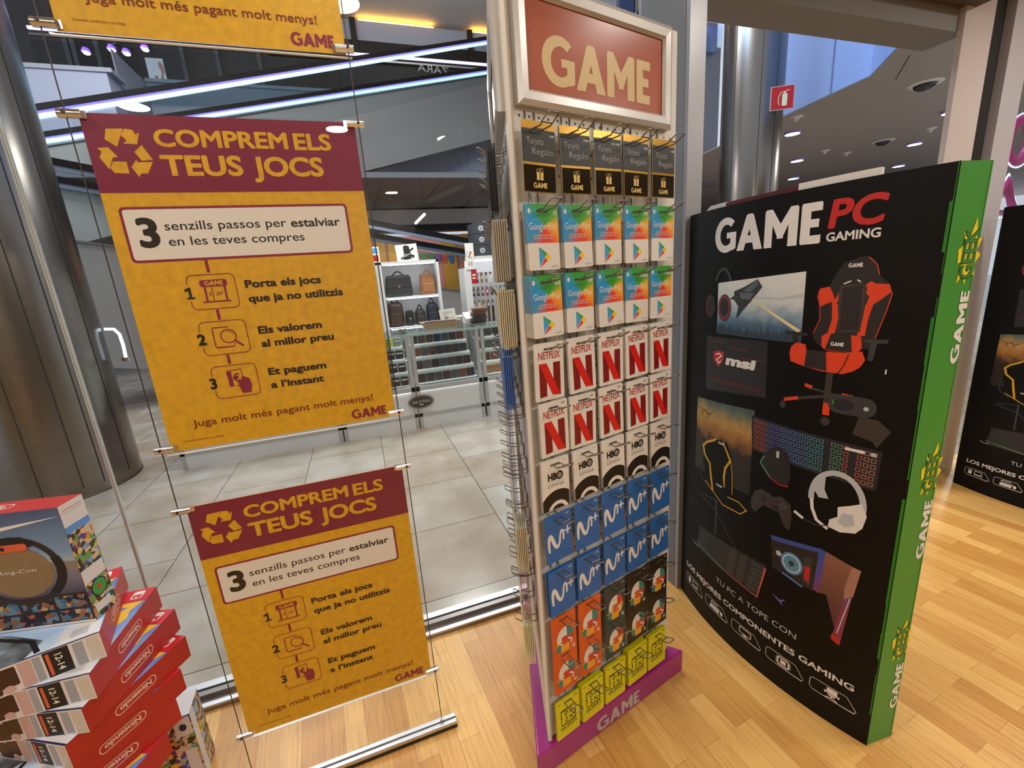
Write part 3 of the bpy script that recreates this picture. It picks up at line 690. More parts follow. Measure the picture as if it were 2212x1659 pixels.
DESC = {'regalo': 'black and gold gift card', 'play': 'gift card with rainbow top and coloured triangle', 'film': 'white gift card with big red letter', 'hbo': 'white gift card with black target ring',
        'tv': 'blue gift card with white wave and plus', 'orange': 'orange gift card with white disc', 'teal': 'dark slate gift card with disc', 'black': 'black gift card with teal and amber disc', 'sport': 'yellow gift card with boxed black letters'}
ROWS = [('regalo', PRICE0, [0, 1, 0, 1, 1]), ('play', PRICE1, [2, 4, 2, 1, 1]), ('play', PRICE2, [6, 8, 3, 2, 1]), ('film', PRICEN, [0, 1, 1, 4, 3]), ('film', PRICEM, [1, 1, 1, 1, 2]),
        ('hbo', None, [1, 1, 1, 1, 1]), ('tv', None, [0, 0, 0, 0, 0]), ('tv', None, [2, 2, 1, 1, 0]), (['orange', 'orange', 'teal', 'black', 'black'], None, [0] * 5), (['orange', 'orange', 'teal', 'black', 'black'], None, [0] * 5), ('sport', None, [1, 4, 2, 5, 3])]
GRP = 'gift cards hanging on the front of the rack'
for r, (kind, pr, backs) in enumerate(ROWS):
    for i in range(5):
        kd = kind if isinstance(kind, str) else kind[i]; arg = pr[i] if pr else None
        u = U0 + PITCH * i + rnd.uniform(-.0025, .0025); z = RZ[r] + rnd.uniform(-.002, .002); n = backs[i]
        if r == 9: z += .012
        if r == 8: z -= .004
        where = '%s from the post-far edge' % ORD[i]
        pos = 'in the %s row down, %s along' % (ORD[r], ORD[i])
        o = get(kd, arg); place(o, 0, u, z, .030); tag(o, DESC[kd] + ' ' + pos, 'gift card', GRP)
        o['label'] = '%s, %s in the rack\'s %s row' % (DESC[kd], ORD[i], ORD[r])
        for j in range(n):
            c = get(kd, arg); sp = .0030
            c.matrix_basis = o.matrix_basis @ Matrix.Translation((-.0012 * (j + 1), sp * (j + 1), .0005 * (j + 1))); tag(c, 'card stacked behind the %s card of the %s row on the rack' % (ORD[i], ORD[r]), 'gift card', GRP)
# ------------------------------------------------------------------ the left flank of the rack: stacks seen edge on
def plain(m, name='gift_card', w=CW, h=CH):
    b = MB(); b.prism(rrpts(-w / 2, -h, w / 2, 0, .004, 3), .0034, m, O=(0, -.0017, 0)); a = Art(eps=.0001); a.rr(-.015, -.0175, .015, -.0125, .0024, mat('slot_dark', '#4a463e', .6), 1)
    b.art(a, (0, -.0017, 0)); o = b.build(name, world=False); o['category'] = 'gift card'; return o
side = [('dark backed', mat('flank_black', '#1e1d1b', .3)), ('beige edged', mat('flank_beige', '#a89d86', .5)), ('cream edged', mat('flank_cream', '#c3b897', .5)), ('blue and white', mat('flank_blue', '#3a5fa5', .4)),
        ('clear', glass('flank_blister', (.86, .84, .88), .08, 1.45)), ('clear', glass('flank_blister', (1, 1, 1))), ('cream edged', mat('flank_cream', '#c3b897', .5)), ('pinkish clear', glass('flank_pink_blister', (.93, .80, .84), .1, 1.45)), ('yellow white', mat('flank_yellow', '#d9d2a0', .4))]
cnt = [4, 7, 8, 5, 3, 3, 6, 4, 6]
for r, z in enumerate(LZ):
    nm, m = side[r]; first = plain(m)
    for i in range(5):
        n = cnt[r] if i == 4 else (2 if i == 3 else 1)
        for j in range(n):
            c = first if (i == 0 and j == 0) else dupmesh(first)
            place(c, 1, U0 + PITCH * i, z, .044 - .0050 * j, False)
            tag(c, '%s card on the rack\'s left flank, %s row, %s hook from the glass' % (nm, ORD[r], ORD[i]), 'gift card', 'cards hanging on the left flank of the rack')
# ================================================================== bowed cardboard floor display
A2 = Vector((1.19, 1.368)); B2 = Vector((1.226, .62)); C2 = Vector((1.323, .611)); SAG = .064; SH = 1.587
_c = B2 - A2; CL = _c.length; _d = _c / CL; _n = Vector((_d.y, -_d.x))
if _n.x > 0: _n = -_n
RR = (CL * CL / 4 + SAG * SAG) / (2 * SAG); HF = math.asin(CL / 2 / RR); SL = 2 * HF * RR
def arcp(s, off=0., side=1):
    a = -HF + s / RR
    p = A2 + _d * (CL / 2 + (RR + off) * math.sin(a)) + _n * ((RR + off) * math.cos(a) - (RR - SAG))
    return p
SBK = mat('display_black_print', '#080706', .55, noise=.1, scale=6, spec=.22); SGR = mat('display_spine_green', '#3f9036', .42)
SW = mat('display_white', '#e4e0dc', .5); SRD = mat('display_red', '#c22222', .45); SORG = mat('display_chair_orange', '#e0411c', .45); SCH = mat('display_chair_black', '#221e1f', .45); SCH2 = mat('display_chair_seam', '#39312f', .45)
SDG = mat('display_dark_grey', '#33363a', .45); SMG = mat('display_mid_grey', '#5d666c', .45); SLG = mat('display_light_grey', '#b9bfc4', .45); SYL = mat('display_yellow', '#d8a51c', .45); GEEKY = mat('display_geek_yellow', '#e8d420', .45); GEEKD = mat('display_geek_dark', '#2a5a26', .5)
JETSKY = print_mat('display_jet_sky', [(0, '#26394c'), (.25, '#4d6a82'), (.45, '#8fa6b4'), (.62, '#c9d0d0'), (1, '#dcdcd8')], 2, 1.17, 1.36, .45, .35, 30)
DESERT = print_mat('display_desert', [(0, '#120d08'), (.45, '#2a1a0c'), (.62, '#a06a25'), (.75, '#b78d48'), (.9, '#5d6a5a'), (1, '#46544c')], 2, .64, .95, .45, .35, 26)
PCB = print_mat('display_pc_side', [(0, '#8a3050'), (.5, '#4e4a9a'), (1, '#2e4f9c')], 2, .42, .58, .45, .1)
PCF = print_mat('display_pc_front', [(0, '#6a1f3c'), (.45, '#5f3a34'), (1, '#8a5a48')], 2, .30, .56, .45, .1)
RGBK = [mat('display_key_' + n, c, .45) for n, c in (('red', '#b8584a'), ('violet', '#6a5fae'), ('blue', '#5f84c0'), ('teal', '#4f9aa6'), ('green', '#5c9a78'), ('amber', '#b07a5a'))]
def standee_art():
    a = Art(lambda x, y: (x / 1000, y / 1000), 1, .0003)
    a.rect(-4, 0, SL * 1000 + 2, SH * 1000, SBK, 0)
    a.text('GAME', 161, 519, 1446, 104, SW, 1, .042); a.text('PC', 534, 648, 1480, 68, SRD, 1, .03, slant=.12); a.text('GAMING', 533, 647, 1448, 22, SW, 1, .025)
    # screen with a jet
    a.poly([(187, 1348), (492, 1376), (494, 1180), (189, 1180)], JETSKY, 1)
    a.poly([(262, 1322), (300, 1335), (349, 1359), (367, 1336), (345, 1310), (326, 1288), (300, 1262), (282, 1238), (275, 1240), (282, 1275), (262, 1296), (243, 1296), (262, 1308)], SDG, 2)
    a.poly([(285, 1318), (340, 1318), (325, 1296), (290, 1300)], SMG, 3); a.poly([(300, 1325), (349, 1357), (352, 1340), (322, 1318)], SMG, 3)
    a.stroke([(335, 1300), (400, 1262), (488, 1212)], [4, 7, 10], mat('display_tracer', '#e6d3a0', .45), 2); a.stroke([(340, 1305), (420, 1302), (490, 1312)], [3, 5, 9], SLG, 2)
    rk = random.Random(5)
    for i in range(46):
        x = 192 + i * 6.5; hgt = rk.uniform(15, 42); a.poly([(x, 1182), (x + 9, 1182), (x + 5, 1182 + hgt)], mat('display_treeline', '#2b3c4a', .5), 2)
    # dark headphones
    a.arc(211, 1335, 36, 11, SDG, 4, 20, 160, ry=58); a.circ(152, 1270, 26, SCH, 4, 40); a.circ(222, 1268, 30, SDG, 5, 44); a.arc(222, 1268, 24, 4, SRD, 6, ry=36); a.circ(222, 1268, 17, SCH, 6, 26); a.arc(150, 1270, 20, 3, SRD, 6, 100, 260, ry=32)
    # laptop screen with red logo
    a.poly([(135, 1165), (397, 1175), (403, 1000), (140, 970)], SCH, 1)
    for y0, x0, x1 in ((1148, 140, 230), (1135, 250, 330), (1020, 160, 395), (1012, 150, 380), (1110, 300, 390)): a.rect(x0, y0, x1, y0 + 2.4, mat('display_dim_red', '#7a1c18', .5), 2)
    a.poly([(176, 1112), (203, 1122), (230, 1118), (229, 1092), (205, 1064), (180, 1084)], SRD, 3); a.stroke([(190, 1105), (208, 1112), (218, 1104), (206, 1096), (196, 1088), (206, 1078), (217, 1086)], 4.5, SW, 4)
    a.text('msi', 238, 358, 1078, 34, SW, 4, .05, slant=.2)
    # big gaming chair
    a.poly([(599, 1399), (612, 1405), (628, 1406), (643, 1396), (650, 1378), (655, 1361), (678, 1337), (684, 1318), (680, 1290), (675, 1271), (668, 1240), (662, 1210), (660, 1180), (560, 1172), (540, 1180), (530, 1190), (524, 1205), (538, 1245), (534, 1280), (525, 1310), (531, 1330), (553, 1335), (564, 1365), (580, 1394)], SCH, 2)
    a.poly([(527, 1318), (531, 1330), (553, 1335), (562, 1318), (568, 1300), (574, 1320), (576, 1300), (566, 1280), (562, 1296), (548, 1290), (536, 1282)], SORG, 3)
    a.poly([(625, 1322), (632, 1340), (641, 1346), (650, 1340), (676, 1338), (682, 1320), (662, 1300), (650, 1290), (648, 1278), (636, 1290), (640, 1310)], SORG, 3)
    a.poly([(562, 1296), (575, 1290), (580, 1255), (576, 1215), (557, 1205), (566, 1250)], SORG, 3); a.poly([(634, 1290), (648, 1282), (643, 1250), (641, 1212), (624, 1210), (632, 1250)], SORG, 3)
    a.poly([(578, 1338), (626, 1344), (634, 1330), (630, 1220), (580, 1216), (574, 1325)], SCH2, 3); a.poly([(583, 1330), (624, 1336), (627, 1226), (585, 1222)], SCH, 4)
    a.stroke([(584, 1341), (600, 1348)], 3, SW, 5); a.stroke([(612, 1350), (620, 1345)], 3, SW, 5); a.text('GAME', 590, 620, 1381, 10, SW, 5, .03)
    a.stroke([(524, 1210), (538, 1250), (533, 1290), (526, 1312)], 2, SORG, 4); a.stroke([(662, 1206), (676, 1270), (684, 1318)], 2, SORG, 4); a.stroke([(655, 1361), (648, 1385), (630, 1404)], 2, SORG, 4)
    a.poly([(546, 1204), (556, 1212), (605, 1213), (634, 1209), (638, 1180), (630, 1168), (560, 1166), (548, 1176)], SORG, 5); a.poly([(568, 1213), (612, 1213), (618, 1168), (556, 1168)], SCH, 6); a.text('GAME', 569, 599, 1181, 10, SW, 7, .03)
    a.poly([(484, 1182), (508, 1178), (512, 1160), (600, 1165), (640, 1172), (648, 1150), (640, 1132), (625, 1118), (603, 1108), (551, 1109), (509, 1116), (471, 1126), (466, 1150), (470, 1170)], SORG, 6); a.poly([(512, 1164), (560, 1164), (566, 1111), (509, 1116)], SCH, 7); a.poly([(566, 1164), (610, 1166), (612, 1146), (600, 1128), (590, 1108), (566, 1109)], SORG, 7); a.stroke([(612, 1162), (604, 1130), (592, 1108)], 2.4, SCH, 8)
    a.poly([(450, 1212), (512, 1210), (510, 1202), (486, 1200), (486, 1180), (474, 1182), (472, 1202), (450, 1204)], SCH, 7); a.poly([(640, 1204), (690, 1206), (688, 1196), (668, 1194), (664, 1150), (652, 1150), (654, 1196), (640, 1196)], SDG, 7)
    a.rect(566, 1000, 582, 1112, SCH2, 3); a.stroke([(572, 1052), (520, 1058)], 7, SCH2, 3); a.stroke([(566, 1040), (460, 1010)], 9, SCH2, 3); a.stroke([(500, 1022), (462, 1009)], 10, SORG, 4); a.stroke([(535, 1060), (515, 1064)], 9, SORG, 4); a.stroke([(580, 1048), (632, 1050)], 8, SCH2, 3); a.stroke([(606, 1052), (632, 1050)], 9, SORG, 4); a.rect(566, 988, 583, 1022, SORG, 4); a.circ(459, 994, 9, SCH2, 5, 12); a.circ(575, 970, 11, SCH2, 5, 13); a.text('I', 690, 693, 1120, 12, SW, 5, .02)
    # webcam
    a.poly(rrpts(578, 1000, 684, 1053, 24, 5), SDG, 8); a.circ(612, 1026, 26, SCH, 9, 16); a.circ(617, 1026, 6, mat('display_lens', '#14224a', .3), 10); a.rect(588, 1022, 591, 1036, LOGOG, 10); a.circ(663, 1024, 5.5, SLG, 10); a.poly([(650, 1000), (690, 1000), (718, 975), (694, 925), (684, 940), (640, 950)], SCH2, 7)
    # yellow chair on a desert picture
    a.poly([(91, 926), (368, 950), (368, 650), (88, 640)], DESERT, 1)
    for x, y in ((128, 884), (160, 878)): a.stroke([(x - 20, y + 6), (x, y), (x + 20, y + 5)], 3, SCH, 2); a.stroke([(x, y), (x - 5, y - 18)], 3, SCH, 2)
    a.poly([(195, 795), (262, 802), (290, 745), (300, 660), (290, 590), (170, 600), (140, 690), (142, 750)], SBK, 3)
    a.stroke([(214, 800), (197, 788), (160, 768), (140, 748), (150, 715), (182, 690), (192, 640), (204, 590)], [5, 9, 8, 9, 9, 8, 10, 8], SYL, 4); a.stroke([(246, 800), (262, 775), (284, 742), (262, 705), (258, 668), (262, 630)], [5, 7, 8, 9, 9, 4], SYL, 4); a.stroke([(286, 745), (296, 690), (300, 620)], 3, SYL, 4)
    a.text('GAME', 222, 252, 786, 8, SW, 5, .02); a.text('GAME', 222, 252, 622, 8, SW, 5, .02)
    a.stroke([(160, 612), (206, 588), (260, 560), (340, 566), (362, 590), (330, 606), (280, 602)], 4, SYL, 4); a.stroke([(134, 690), (122, 660), (140, 615), (180, 590)], 5, SDG, 4)
    a.stroke([(225, 565), (228, 420)], 8, SDG, 2); a.stroke([(125, 540), (225, 520), (330, 420)], 4, SDG, 2); a.stroke([(140, 548), (228, 560)], 4, SDG, 2)
    # keyboards of coloured keys
    def keys(q, nx, ny, hues, lay, base):
        P = lambda u, v: tuple((q[0][i] * (1 - u) + q[1][i] * u) * (1 - v) + (q[3][i] * (1 - u) + q[2][i] * u) * v for i in (0, 1))
        a.poly([P(-.02, -.06), P(1.02, -.06), P(1.02, 1.06), P(-.02, 1.06)], base, lay)
        for i in range(nx):
            for j in range(ny):
                if (i in (int(nx * .66), int(nx * .82))): continue
                u0, v0 = (i + .18) / nx, (j + .2) / ny; u1, v1 = (i + .82) / nx, (j + .78) / ny
                m = hues(i / nx, j / ny)
                a.stroke([P(u0, v0), P(u1, v0), P(u1, v1), P(u0, v1)], 1.7, m, lay + 1, True)
    hv = lambda u, v: RGBK[(0, 1, 2, 2, 3, 4, 0, 5)[min(7, int(u * 8))]]
    keys([(366, 925), (700, 912), (698, 812), (374, 822)], 22, 6, hv, 2, mat('display_keyboard_base', '#1a1d26', .5)); a.rr(628, 902, 672, 910, 3, SW, 5); a.rr(684, 900, 696, 910, 3, SLG, 5)
    keys([(140, 398), (440, 424), (422, 300), (128, 305)], 20, 6, lambda u, v: SDG if u < .55 else SMG, 2, SCH)
    a.stroke([(118, 322), (280, 302), (418, 292)], [3, 4, 5], RGBK[4], 5); a.stroke([(280, 302), (424, 292), (446, 420)], [3, 5, 8], RGBK[0], 6); a.arc(118, 316, 24, 3, SLG, 3, 200, 330, ry=12)
    # mouse, pad, white headset
    a.poly([(414, 812), (430, 842), (456, 856), (482, 846), (497, 812), (500, 770), (494, 738), (468, 738), (438, 748), (408, 780)], SCH, 7); a.stroke([(414, 812), (402, 784), (438, 746)], 3.4, RGBK[4], 8); a.stroke([(438, 746), (468, 734), (496, 738)], 3.4, SRD, 8); a.rr(452, 820, 461, 842, 2, SLG, 8)
    a.poly([(376, 640), (390, 680), (412, 694), (440, 690), (452, 684), (478, 698), (506, 682), (514, 640), (510, 596), (494, 600), (474, 640), (420, 640), (396, 604), (380, 610)], SCH2, 3); a.circ(420, 664, 9, SCH, 4); a.circ(462, 650, 9, SCH, 4)
    for dx, dy in ((0, 8), (8, 0), (0, -8), (-8, 0)): a.circ(484 + dx, 668 + dy, 3, SMG, 4)
    a.arc(622, 742, 62, 15, SLG, 5, -35, 190, 30, ry=86); a.stroke([(562, 730), (566, 700), (580, 668), (610, 652)], 9, SW, 6)
    a.poly([(566, 790), (592, 806), (592, 770), (604, 745), (580, 740), (566, 760)], SLG, 6); a.poly([(628, 730), (654, 744), (680, 760), (694, 728), (688, 690), (674, 668), (640, 656), (610, 660), (612, 684), (630, 700)], SW, 7); a.poly([(640, 716), (664, 720), (670, 690), (650, 676), (632, 684)], SLG, 8)
    a.stroke([(612, 664), (580, 650), (545, 656)], 4, SDG, 6); a.stroke([(545, 656), (519, 668)], 9, SW, 7)
    # tower
    a.poly([(455, 551), (605, 582), (606, 566), (590, 430), (468, 436)], SCH, 2); a.poly([(455, 551), (605, 582), (605, 568), (459, 535)], PCB, 3); a.poly([(596, 581), (612, 578), (606, 432), (590, 436)], PCB, 3); a.poly([(612, 579), (678, 564), (668, 300), (625, 440), (606, 434)], PCF, 3)
    a.circ(525, 487, 33, RGBK[2], 4, 37); a.circ(525, 487, 27, SW, 5, 30); a.circ(525, 487, 24, RGBK[3], 6, 27); a.circ(525, 487, 8, SDG, 7, 9)
    for k in range(9): x = R_(40 * k); a.stroke([(525 + 9 * math.cos(x), 487 + 9 * math.sin(x)), (525 + 24 * math.cos(x + .5), 487 + 26 * math.sin(x + .5))], 2, RGBK[1], 7)
    a.circ(484, 500, 9, SLG, 4); a.poly([(556, 530), (580, 538), (582, 440), (560, 446)], SDG, 4); a.poly([(562, 500), (577, 506), (578, 452), (564, 456)], SRD, 5); a.stroke([(500, 440), (562, 426)], 6, RGBK[2], 5)
    a.poly([(678, 564), (698, 562), (688, 470), (668, 450), (666, 490)], mat('display_copper', '#a87968', .4), 4); a.poly([(668, 452), (686, 470), (672, 294), (650, 304)], PCB, 4); a.stroke([(682, 462), (662, 330)], 3, SLG, 5); a.poly([(650, 320), (672, 312), (670, 292), (649, 302)], SRD, 5)
    a.poly([(472, 345), (500, 336), (520, 350), (506, 332), (512, 320), (494, 330)], RGBK[1], 4)
    # slogan and icons
    a.text('TU PC A TOPE CON', 243, 558, 225, 21, SW, 2, -.012); a.text('LOS MEJORES COMPONENTES GAMING', 49, 719, 160, 22, SW, 2, .022)
    for i in range(5):
        x = 49 + 140 * i; y0, y1 = 86, 130
        a.stroke([(x, y0 + 10), (x, y1 - 10), (x + 4, y1 - 3), (x + 10, y1), (x + 96, y1), (x + 122, y0 + 8), (x + 118, y0), (x + 10, y0), (x + 4, y0 + 3)], 1.7, SW, 2, True); cx = x + 58; cy = 107
        if i == 0: a.rr(x + 18, 96, x + 36, 122, 2, SW, 3); a.frame(x + 50, 103, x + 84, 122, 2, 2.5, SW, 3); a.poly([(x + 44, 97), (x + 92, 97), (x + 86, 101), (x + 50, 101)], SW, 3); a.rect(x + 22, 114, x + 32, 117, SBK, 4)
        if i == 1: a.rr(x + 28, 93, x + 78, 108, 2, SW, 3); a.stroke([(x + 72, 124), (x + 40, 124), (x + 32, 118), (x + 40, 114), (x + 74, 114), (x + 86, 110)], 3, SW, 3); a.rr(x + 84, 94, x + 96, 110, 4, SW, 3)
        if i == 2: a.frame(x + 36, 102, x + 82, 124, 2, 3, SW, 3); a.rect(x + 54, 94, x + 64, 102, SW, 3); a.rect(x + 46, 92, x + 72, 95, SW, 3)
        if i == 3:
            a.frame(x + 42, 95, x + 76, 121, 1, 4, SW, 3); a.rect(x + 50, 101, x + 68, 115, SW, 3)
            for k in range(5): a.rect(x + 45 + 6 * k, 121, x + 47.4 + 6 * k, 126, SW, 3); a.rect(x + 45 + 6 * k, 90, x + 47.4 + 6 * k, 95, SW, 3); a.rect(x + 35, 97 + 5 * k, x + 41, 99 + 5 * k, SW, 3); a.rect(x + 77, 97 + 5 * k, x + 83, 99 + 5 * k, SW, 3)
        if i == 4: a.rr(x + 46, 106, x + 74, 126, 3, SW, 3); a.rr(x + 50, 99, x + 70, 104, 2, SW, 3); a.rect(x + 40, 104, x + 45, 112, SW, 3); a.rect(x + 75, 104, x + 80, 112, SW, 3); a.rect(x + 58, 92, x + 62, 100, SW, 3); a.stroke([(x + 44, 89), (x + 60, 94), (x + 76, 89)], 3, SW, 3)
    return a
def spine_art():
    a = Art(lambda x, y: (x / 1000, y / 1000), 1, .0003)
    for y0, y1, g0, g1 in ((1145, 1314, 1326, 1474), (615, 787, 800, 948), (112, 273, 284, 425)):
        a.vtext('GAME', 93, y0, y1, 26, SW, 1, .04)
        P = [(40, g0 + 50), (52, g0 + 54), (45, g0 + 6), (62, g0 + 24), (70, g0 + 2), (78, g0 + 30), (98, g0 + 20), (90, g0 + 46), (106, g0 + 66), (92, g0 + 76), (104, g0 + 104), (88, g0 + 100), (78, g1), (66, g0 + 108), (44, g0 + 118), (54, g0 + 92), (36, g0 + 80)]
        a.poly(P, GEEKY, 1); a.vtext('GEEK', 91, g0 + 14, g0 + 124, 42, GEEKD, 2, .05); a.vtext('GEEK', 89, g0 + 18, g0 + 120, 36, SGR, 3, .0)
    return a
def standee(label):
    ctr = (A2 + B2 + C2 * 2) / 4; t = thing('cardboard_display', label, 'floor display', (ctr.x, ctr.y, 0), group='bowed cardboard displays')
    sl = [SL * i / 28 for i in range(1, 28)]
    def fn(u, v, z): p = arcp(u, z); return (p.x, p.y, v)
    b = MB(); b.art(standee_art(), fn=fn, slices=sl)
    n = 30                                                   # the board's own thickness behind the print
    P = [arcp(SL * i / n, -.0006) for i in range(n + 1)]; Q = [arcp(SL * i / n, -.006) for i in range(n + 1)]
    KR = mat('cardboard_raw', '#4c3d2c', .7)
    for i in range(n):
        b.quad((*Q[i], 0), (*Q[i + 1], 0), (*Q[i + 1], SH), (*Q[i], SH), KR); b.quad((*P[i], SH), (*P[i + 1], SH), (*Q[i + 1], SH), (*Q[i], SH), KR); b.quad((*P[i], 0), (*P[i + 1], 0), (*Q[i + 1], 0), (*Q[i], 0), KR)
    b.build('front_panel', t)
    # rear panel, bowed the other way
    D2 = A2 + (C2 - B2); b = MB(); w = C2 - B2
    R1 = []
    for i in range(n + 1):
        p = arcp(SL * i / n); q = p - A2; perp = q.dot(_n); R1.append(A2 + w + q - _n * 2 * perp)
    for i in range(n):
        for o1, o2 in ((0, 0),): b.quad((*R1[i], 0), (*R1[i + 1], 0), (*R1[i + 1], SH), (*R1[i], SH), SBK)
        r0, r1 = R1[i] + _n * .005, R1[i + 1] + _n * .005
        b.quad((*r0, 0), (*r1, 0), (*r1, SH), (*r0, SH), KR); b.quad((*R1[i], SH), (*R1[i + 1], SH), (*r1, SH), (*r0, SH), KR)
    b.build('rear_panel', t)
    for nm, p, q in (('spine', B2, C2), ('far_spine', D2, A2)):
        u = (q - p); l = u.length; u = u / l; N = Vector((u.y, -u.x)); b = MB()
        c = [p, q, q - N * .004, p - N * .004]
        b.add([(*x, 0) for x in c] + [(*x, SH) for x in c], [(0, 1, 5, 4), (1, 2, 6, 5), (2, 3, 7, 6), (3, 0, 4, 7), (4, 5, 6, 7), (3, 2, 1, 0)], SGR)
        if nm == 'spine':
            b.art(spine_art(), (p.x + N.x * .0006, p.y + N.y * .0006, 0), (u.x, u.y, 0), (0, 0, 1), (N.x, N.y, 0))
            rk = random.Random(2); pts = [(-.0012, 0), (-.0012, SH)]     # the wrapped green edge showing along the black front, torn here and there
            z = 0.
            while z < SH:
                z1 = min(SH, z + rk.uniform(.03, .12)); wd = rk.choice([.0, .0015, .003, .0045, .006])
                if wd: b.quad((*arcp(SL - wd, .0022), z), (*arcp(SL, .0022), z), (*arcp(SL, .0022), z1), (*arcp(SL - wd, .0022), z1), mat('display_edge_green', '#1f7a1c', .45))
                z = z1
        b.build('spine', t)
    # white and wine coloured header board standing inside, just showing above the front edge
    b = MB(); W1, W2 = SW, mat('header_wine', '#5a0f1e', .5)
    segs = [(.085, .19, W1, 1.602), (.19, .445, W2, 1.600), (.445, .63, W1, 1.6055)]
    for s0, s1, m, z1 in segs:
        k = 8
        for i in range(k):
            a0, a1 = s0 + (s1 - s0) * i / k, s0 + (s1 - s0) * (i + 1) / k
            za = z1 - (.012 * (1 - i / 2) if (m is W1 and s0 < .1 and i < 2) else 0); zb = z1 - (.012 * (1 - (i + 1) / 2) if (m is W1 and s0 < .1 and i < 2) else 0)
            p, q, r, s_ = arcp(a0, -.012), arcp(a1, -.012), arcp(a1, -.03), arcp(a0, -.03)
            b.add([(*p, 1.30), (*q, 1.30), (*r, 1.30), (*s_, 1.30), (*p, za), (*q, zb), (*r, zb), (*s_, za)], [(0, 1, 5, 4), (2, 3, 7, 6), (4, 5, 6, 7), (1, 2, 6, 5), (3, 0, 4, 7)], m)
    b.build('header_board', t)
    return t
s1 = standee('tall black bowed display of gaming gear with green spine, beside the card rack')
s2 = dup(s1, Matrix.Translation((2.095, .07, 0)) @ s1.matrix_basis, 'second black bowed display, cut off by the right edge, on the wooden floor', 'bowed cardboard displays')

# ================================================================== the twisted pile of red game boxes
BRED = mat('game_box_red', '#b3231a', .42, coat=.15); BSTRIP = mat('game_box_strip_red', '#d11f2b', .4)
BSKY = print_mat('game_box_cover_blue', [(0, '#e8eef6'), (.2, '#b9d3ef'), (.5, '#7fa8e0'), (.8, '#5f86d4'), (1, '#3c5cb8')], 0, 0, .3, .3, .6, 14, .3)
BYEL = mat('game_box_splash', '#f0c134', .38); BWH = mat('game_box_white', '#dcd8d8', .45); BGRY = mat('game_box_panel_grey', '#9fa4ad', .45); BPK = mat('game_box_panel_pink', '#c9a7a4', .45); BBR = mat('game_box_panel_brown', '#41261b', .45, noise=.4, scale=60)
BINK = mat('game_box_ink', '#15161c', .45); BLOGO = mat('game_box_logo', '#e9c9b8', .4); BORG = mat('game_box_orange', '#d9603a', .45); BDB = mat('game_box_dark_blue', '#1c2350', .4)
COLLA = collage_mat('game_box_collage', ['#2c4a2a', '#c98a4a', '#6f9a4a', '#dfb68a', '#4a2f24', '#7aa6d8', '#6a3f86', '#e0b83a', '#3a2a22', '#c9c2b4'], 85)
COLLB = collage_mat('game_box_stills', ['#1c1a24', '#8a6240', '#3f6d8f', '#c9a06a', '#272030', '#b85a3a', '#5f86a0', '#30261e'], 95)
COLLC = print_mat('game_box_swirl', [(0, '#3a3f3c'), (.3, '#7a8790'), (.45, '#b9c4d0'), (.6, '#8fa488'), (.8, '#dfe6f0'), (1, '#6a7480')], 1, .1, .34, .4, 1.6, 16, .4)
BA, BB, BT = .290, .335, .0645
def box_art_top():
    a = Art(eps=.0002); a.rect(0, 0, BA, BB, BSKY, 0)
    a.rect(0, 0, .004, BB, BDB, 1)
    a.rect(.005, .006, .062, .070, BWH, 2); [a.rect(.018 + .003 * i, .022, .0195 + .003 * i, .052, BGRY, 3) for i in range(9)]
    a.rect(.236, 0, BA, .115, BSTRIP, 3); a.frame(.250, .020, .279, .044, .008, .0035, PWH, 4); a.rr(.266, .018, .281, .046, .007, PWH, 4); a.circ(.256, .033, .003, PWH, 5); a.vtext('SWITCH', .248, .056, .108, .011, PWH, 4, .02)
    a.poly([(.235, .004), (.236, .10), (.215, .13), (.19, .11), (.175, .14), (.15, .10), (.16, .06), (.14, .03), (.17, .012), (.20, .020)], BYEL, 2); a.poly([(.215, .03), (.195, .055), (.215, .07), (.19, .09), (.228, .085)], BSKY, 3)
    a.poly([(0, .12), (.05, .10), (.11, .16), (.16, .22), (.12, .335), (0, .335)], COLLC, 1); a.stroke([(.01, .10), (.06, .12), (.12, .19), (.14, .27), (.12, .335)], .009, BINK, 2)
    return a
def box_art_red():
    a = Art(eps=.0002); w = .098; x0 = BA * .5 - w / 2; y = BT / 2
    a.frame(x0, y - .0115, x0 + w, y + .0115, .0108, .0022, BLOGO, 1, 6); a.text('Nintendo', x0 + .011, x0 + w - .010, y - .0065, .0135, BLOGO, 1, .03)
    return a
def box_art_front():
    a = Art(lambda x, y: (BB - x, y), 1, .0002); H = BT
    a.rect(0, 0, BB, H, BWH, 0); a.rect(.003, .004, .024, H - .004, mat('game_box_cream', '#cfc7ba', .45, noise=.15, scale=200), 1); a.rect(.029, .004, .046, H - .004, BGRY, 1)
    a.rect(.052, .002, .092, H - .001, BINK, 1); a.rect(.083, .006, .0885, H - .006, BORG, 2); a.tf = lambda x, y: (x, y); a.vtext('12-14', BB - .075, .012, .052, .011, PWH, 2, .02, down=True); a.tf = lambda x, y: (BB - x, y)
    a.rect(.096, .003, .108, H - .003, BGRY, 1); a.rect(.110, .003, .130, H - .003, BPK, 1); a.rr(.133, .016, .165, .060, .004, BBR, 1); a.rr(.160, .004, .195, .048, .004, BBR, 2); a.circ(.150, .011, .009, BPK, 3); a.rect(.20, .003, .24, H - .003, BGRY, 1); a.rr(.25, .01, .32, .055, .004, BBR, 1)
    return a
T_TOP, T_RED, T_FR = box_art_top(), box_art_red(), box_art_front()
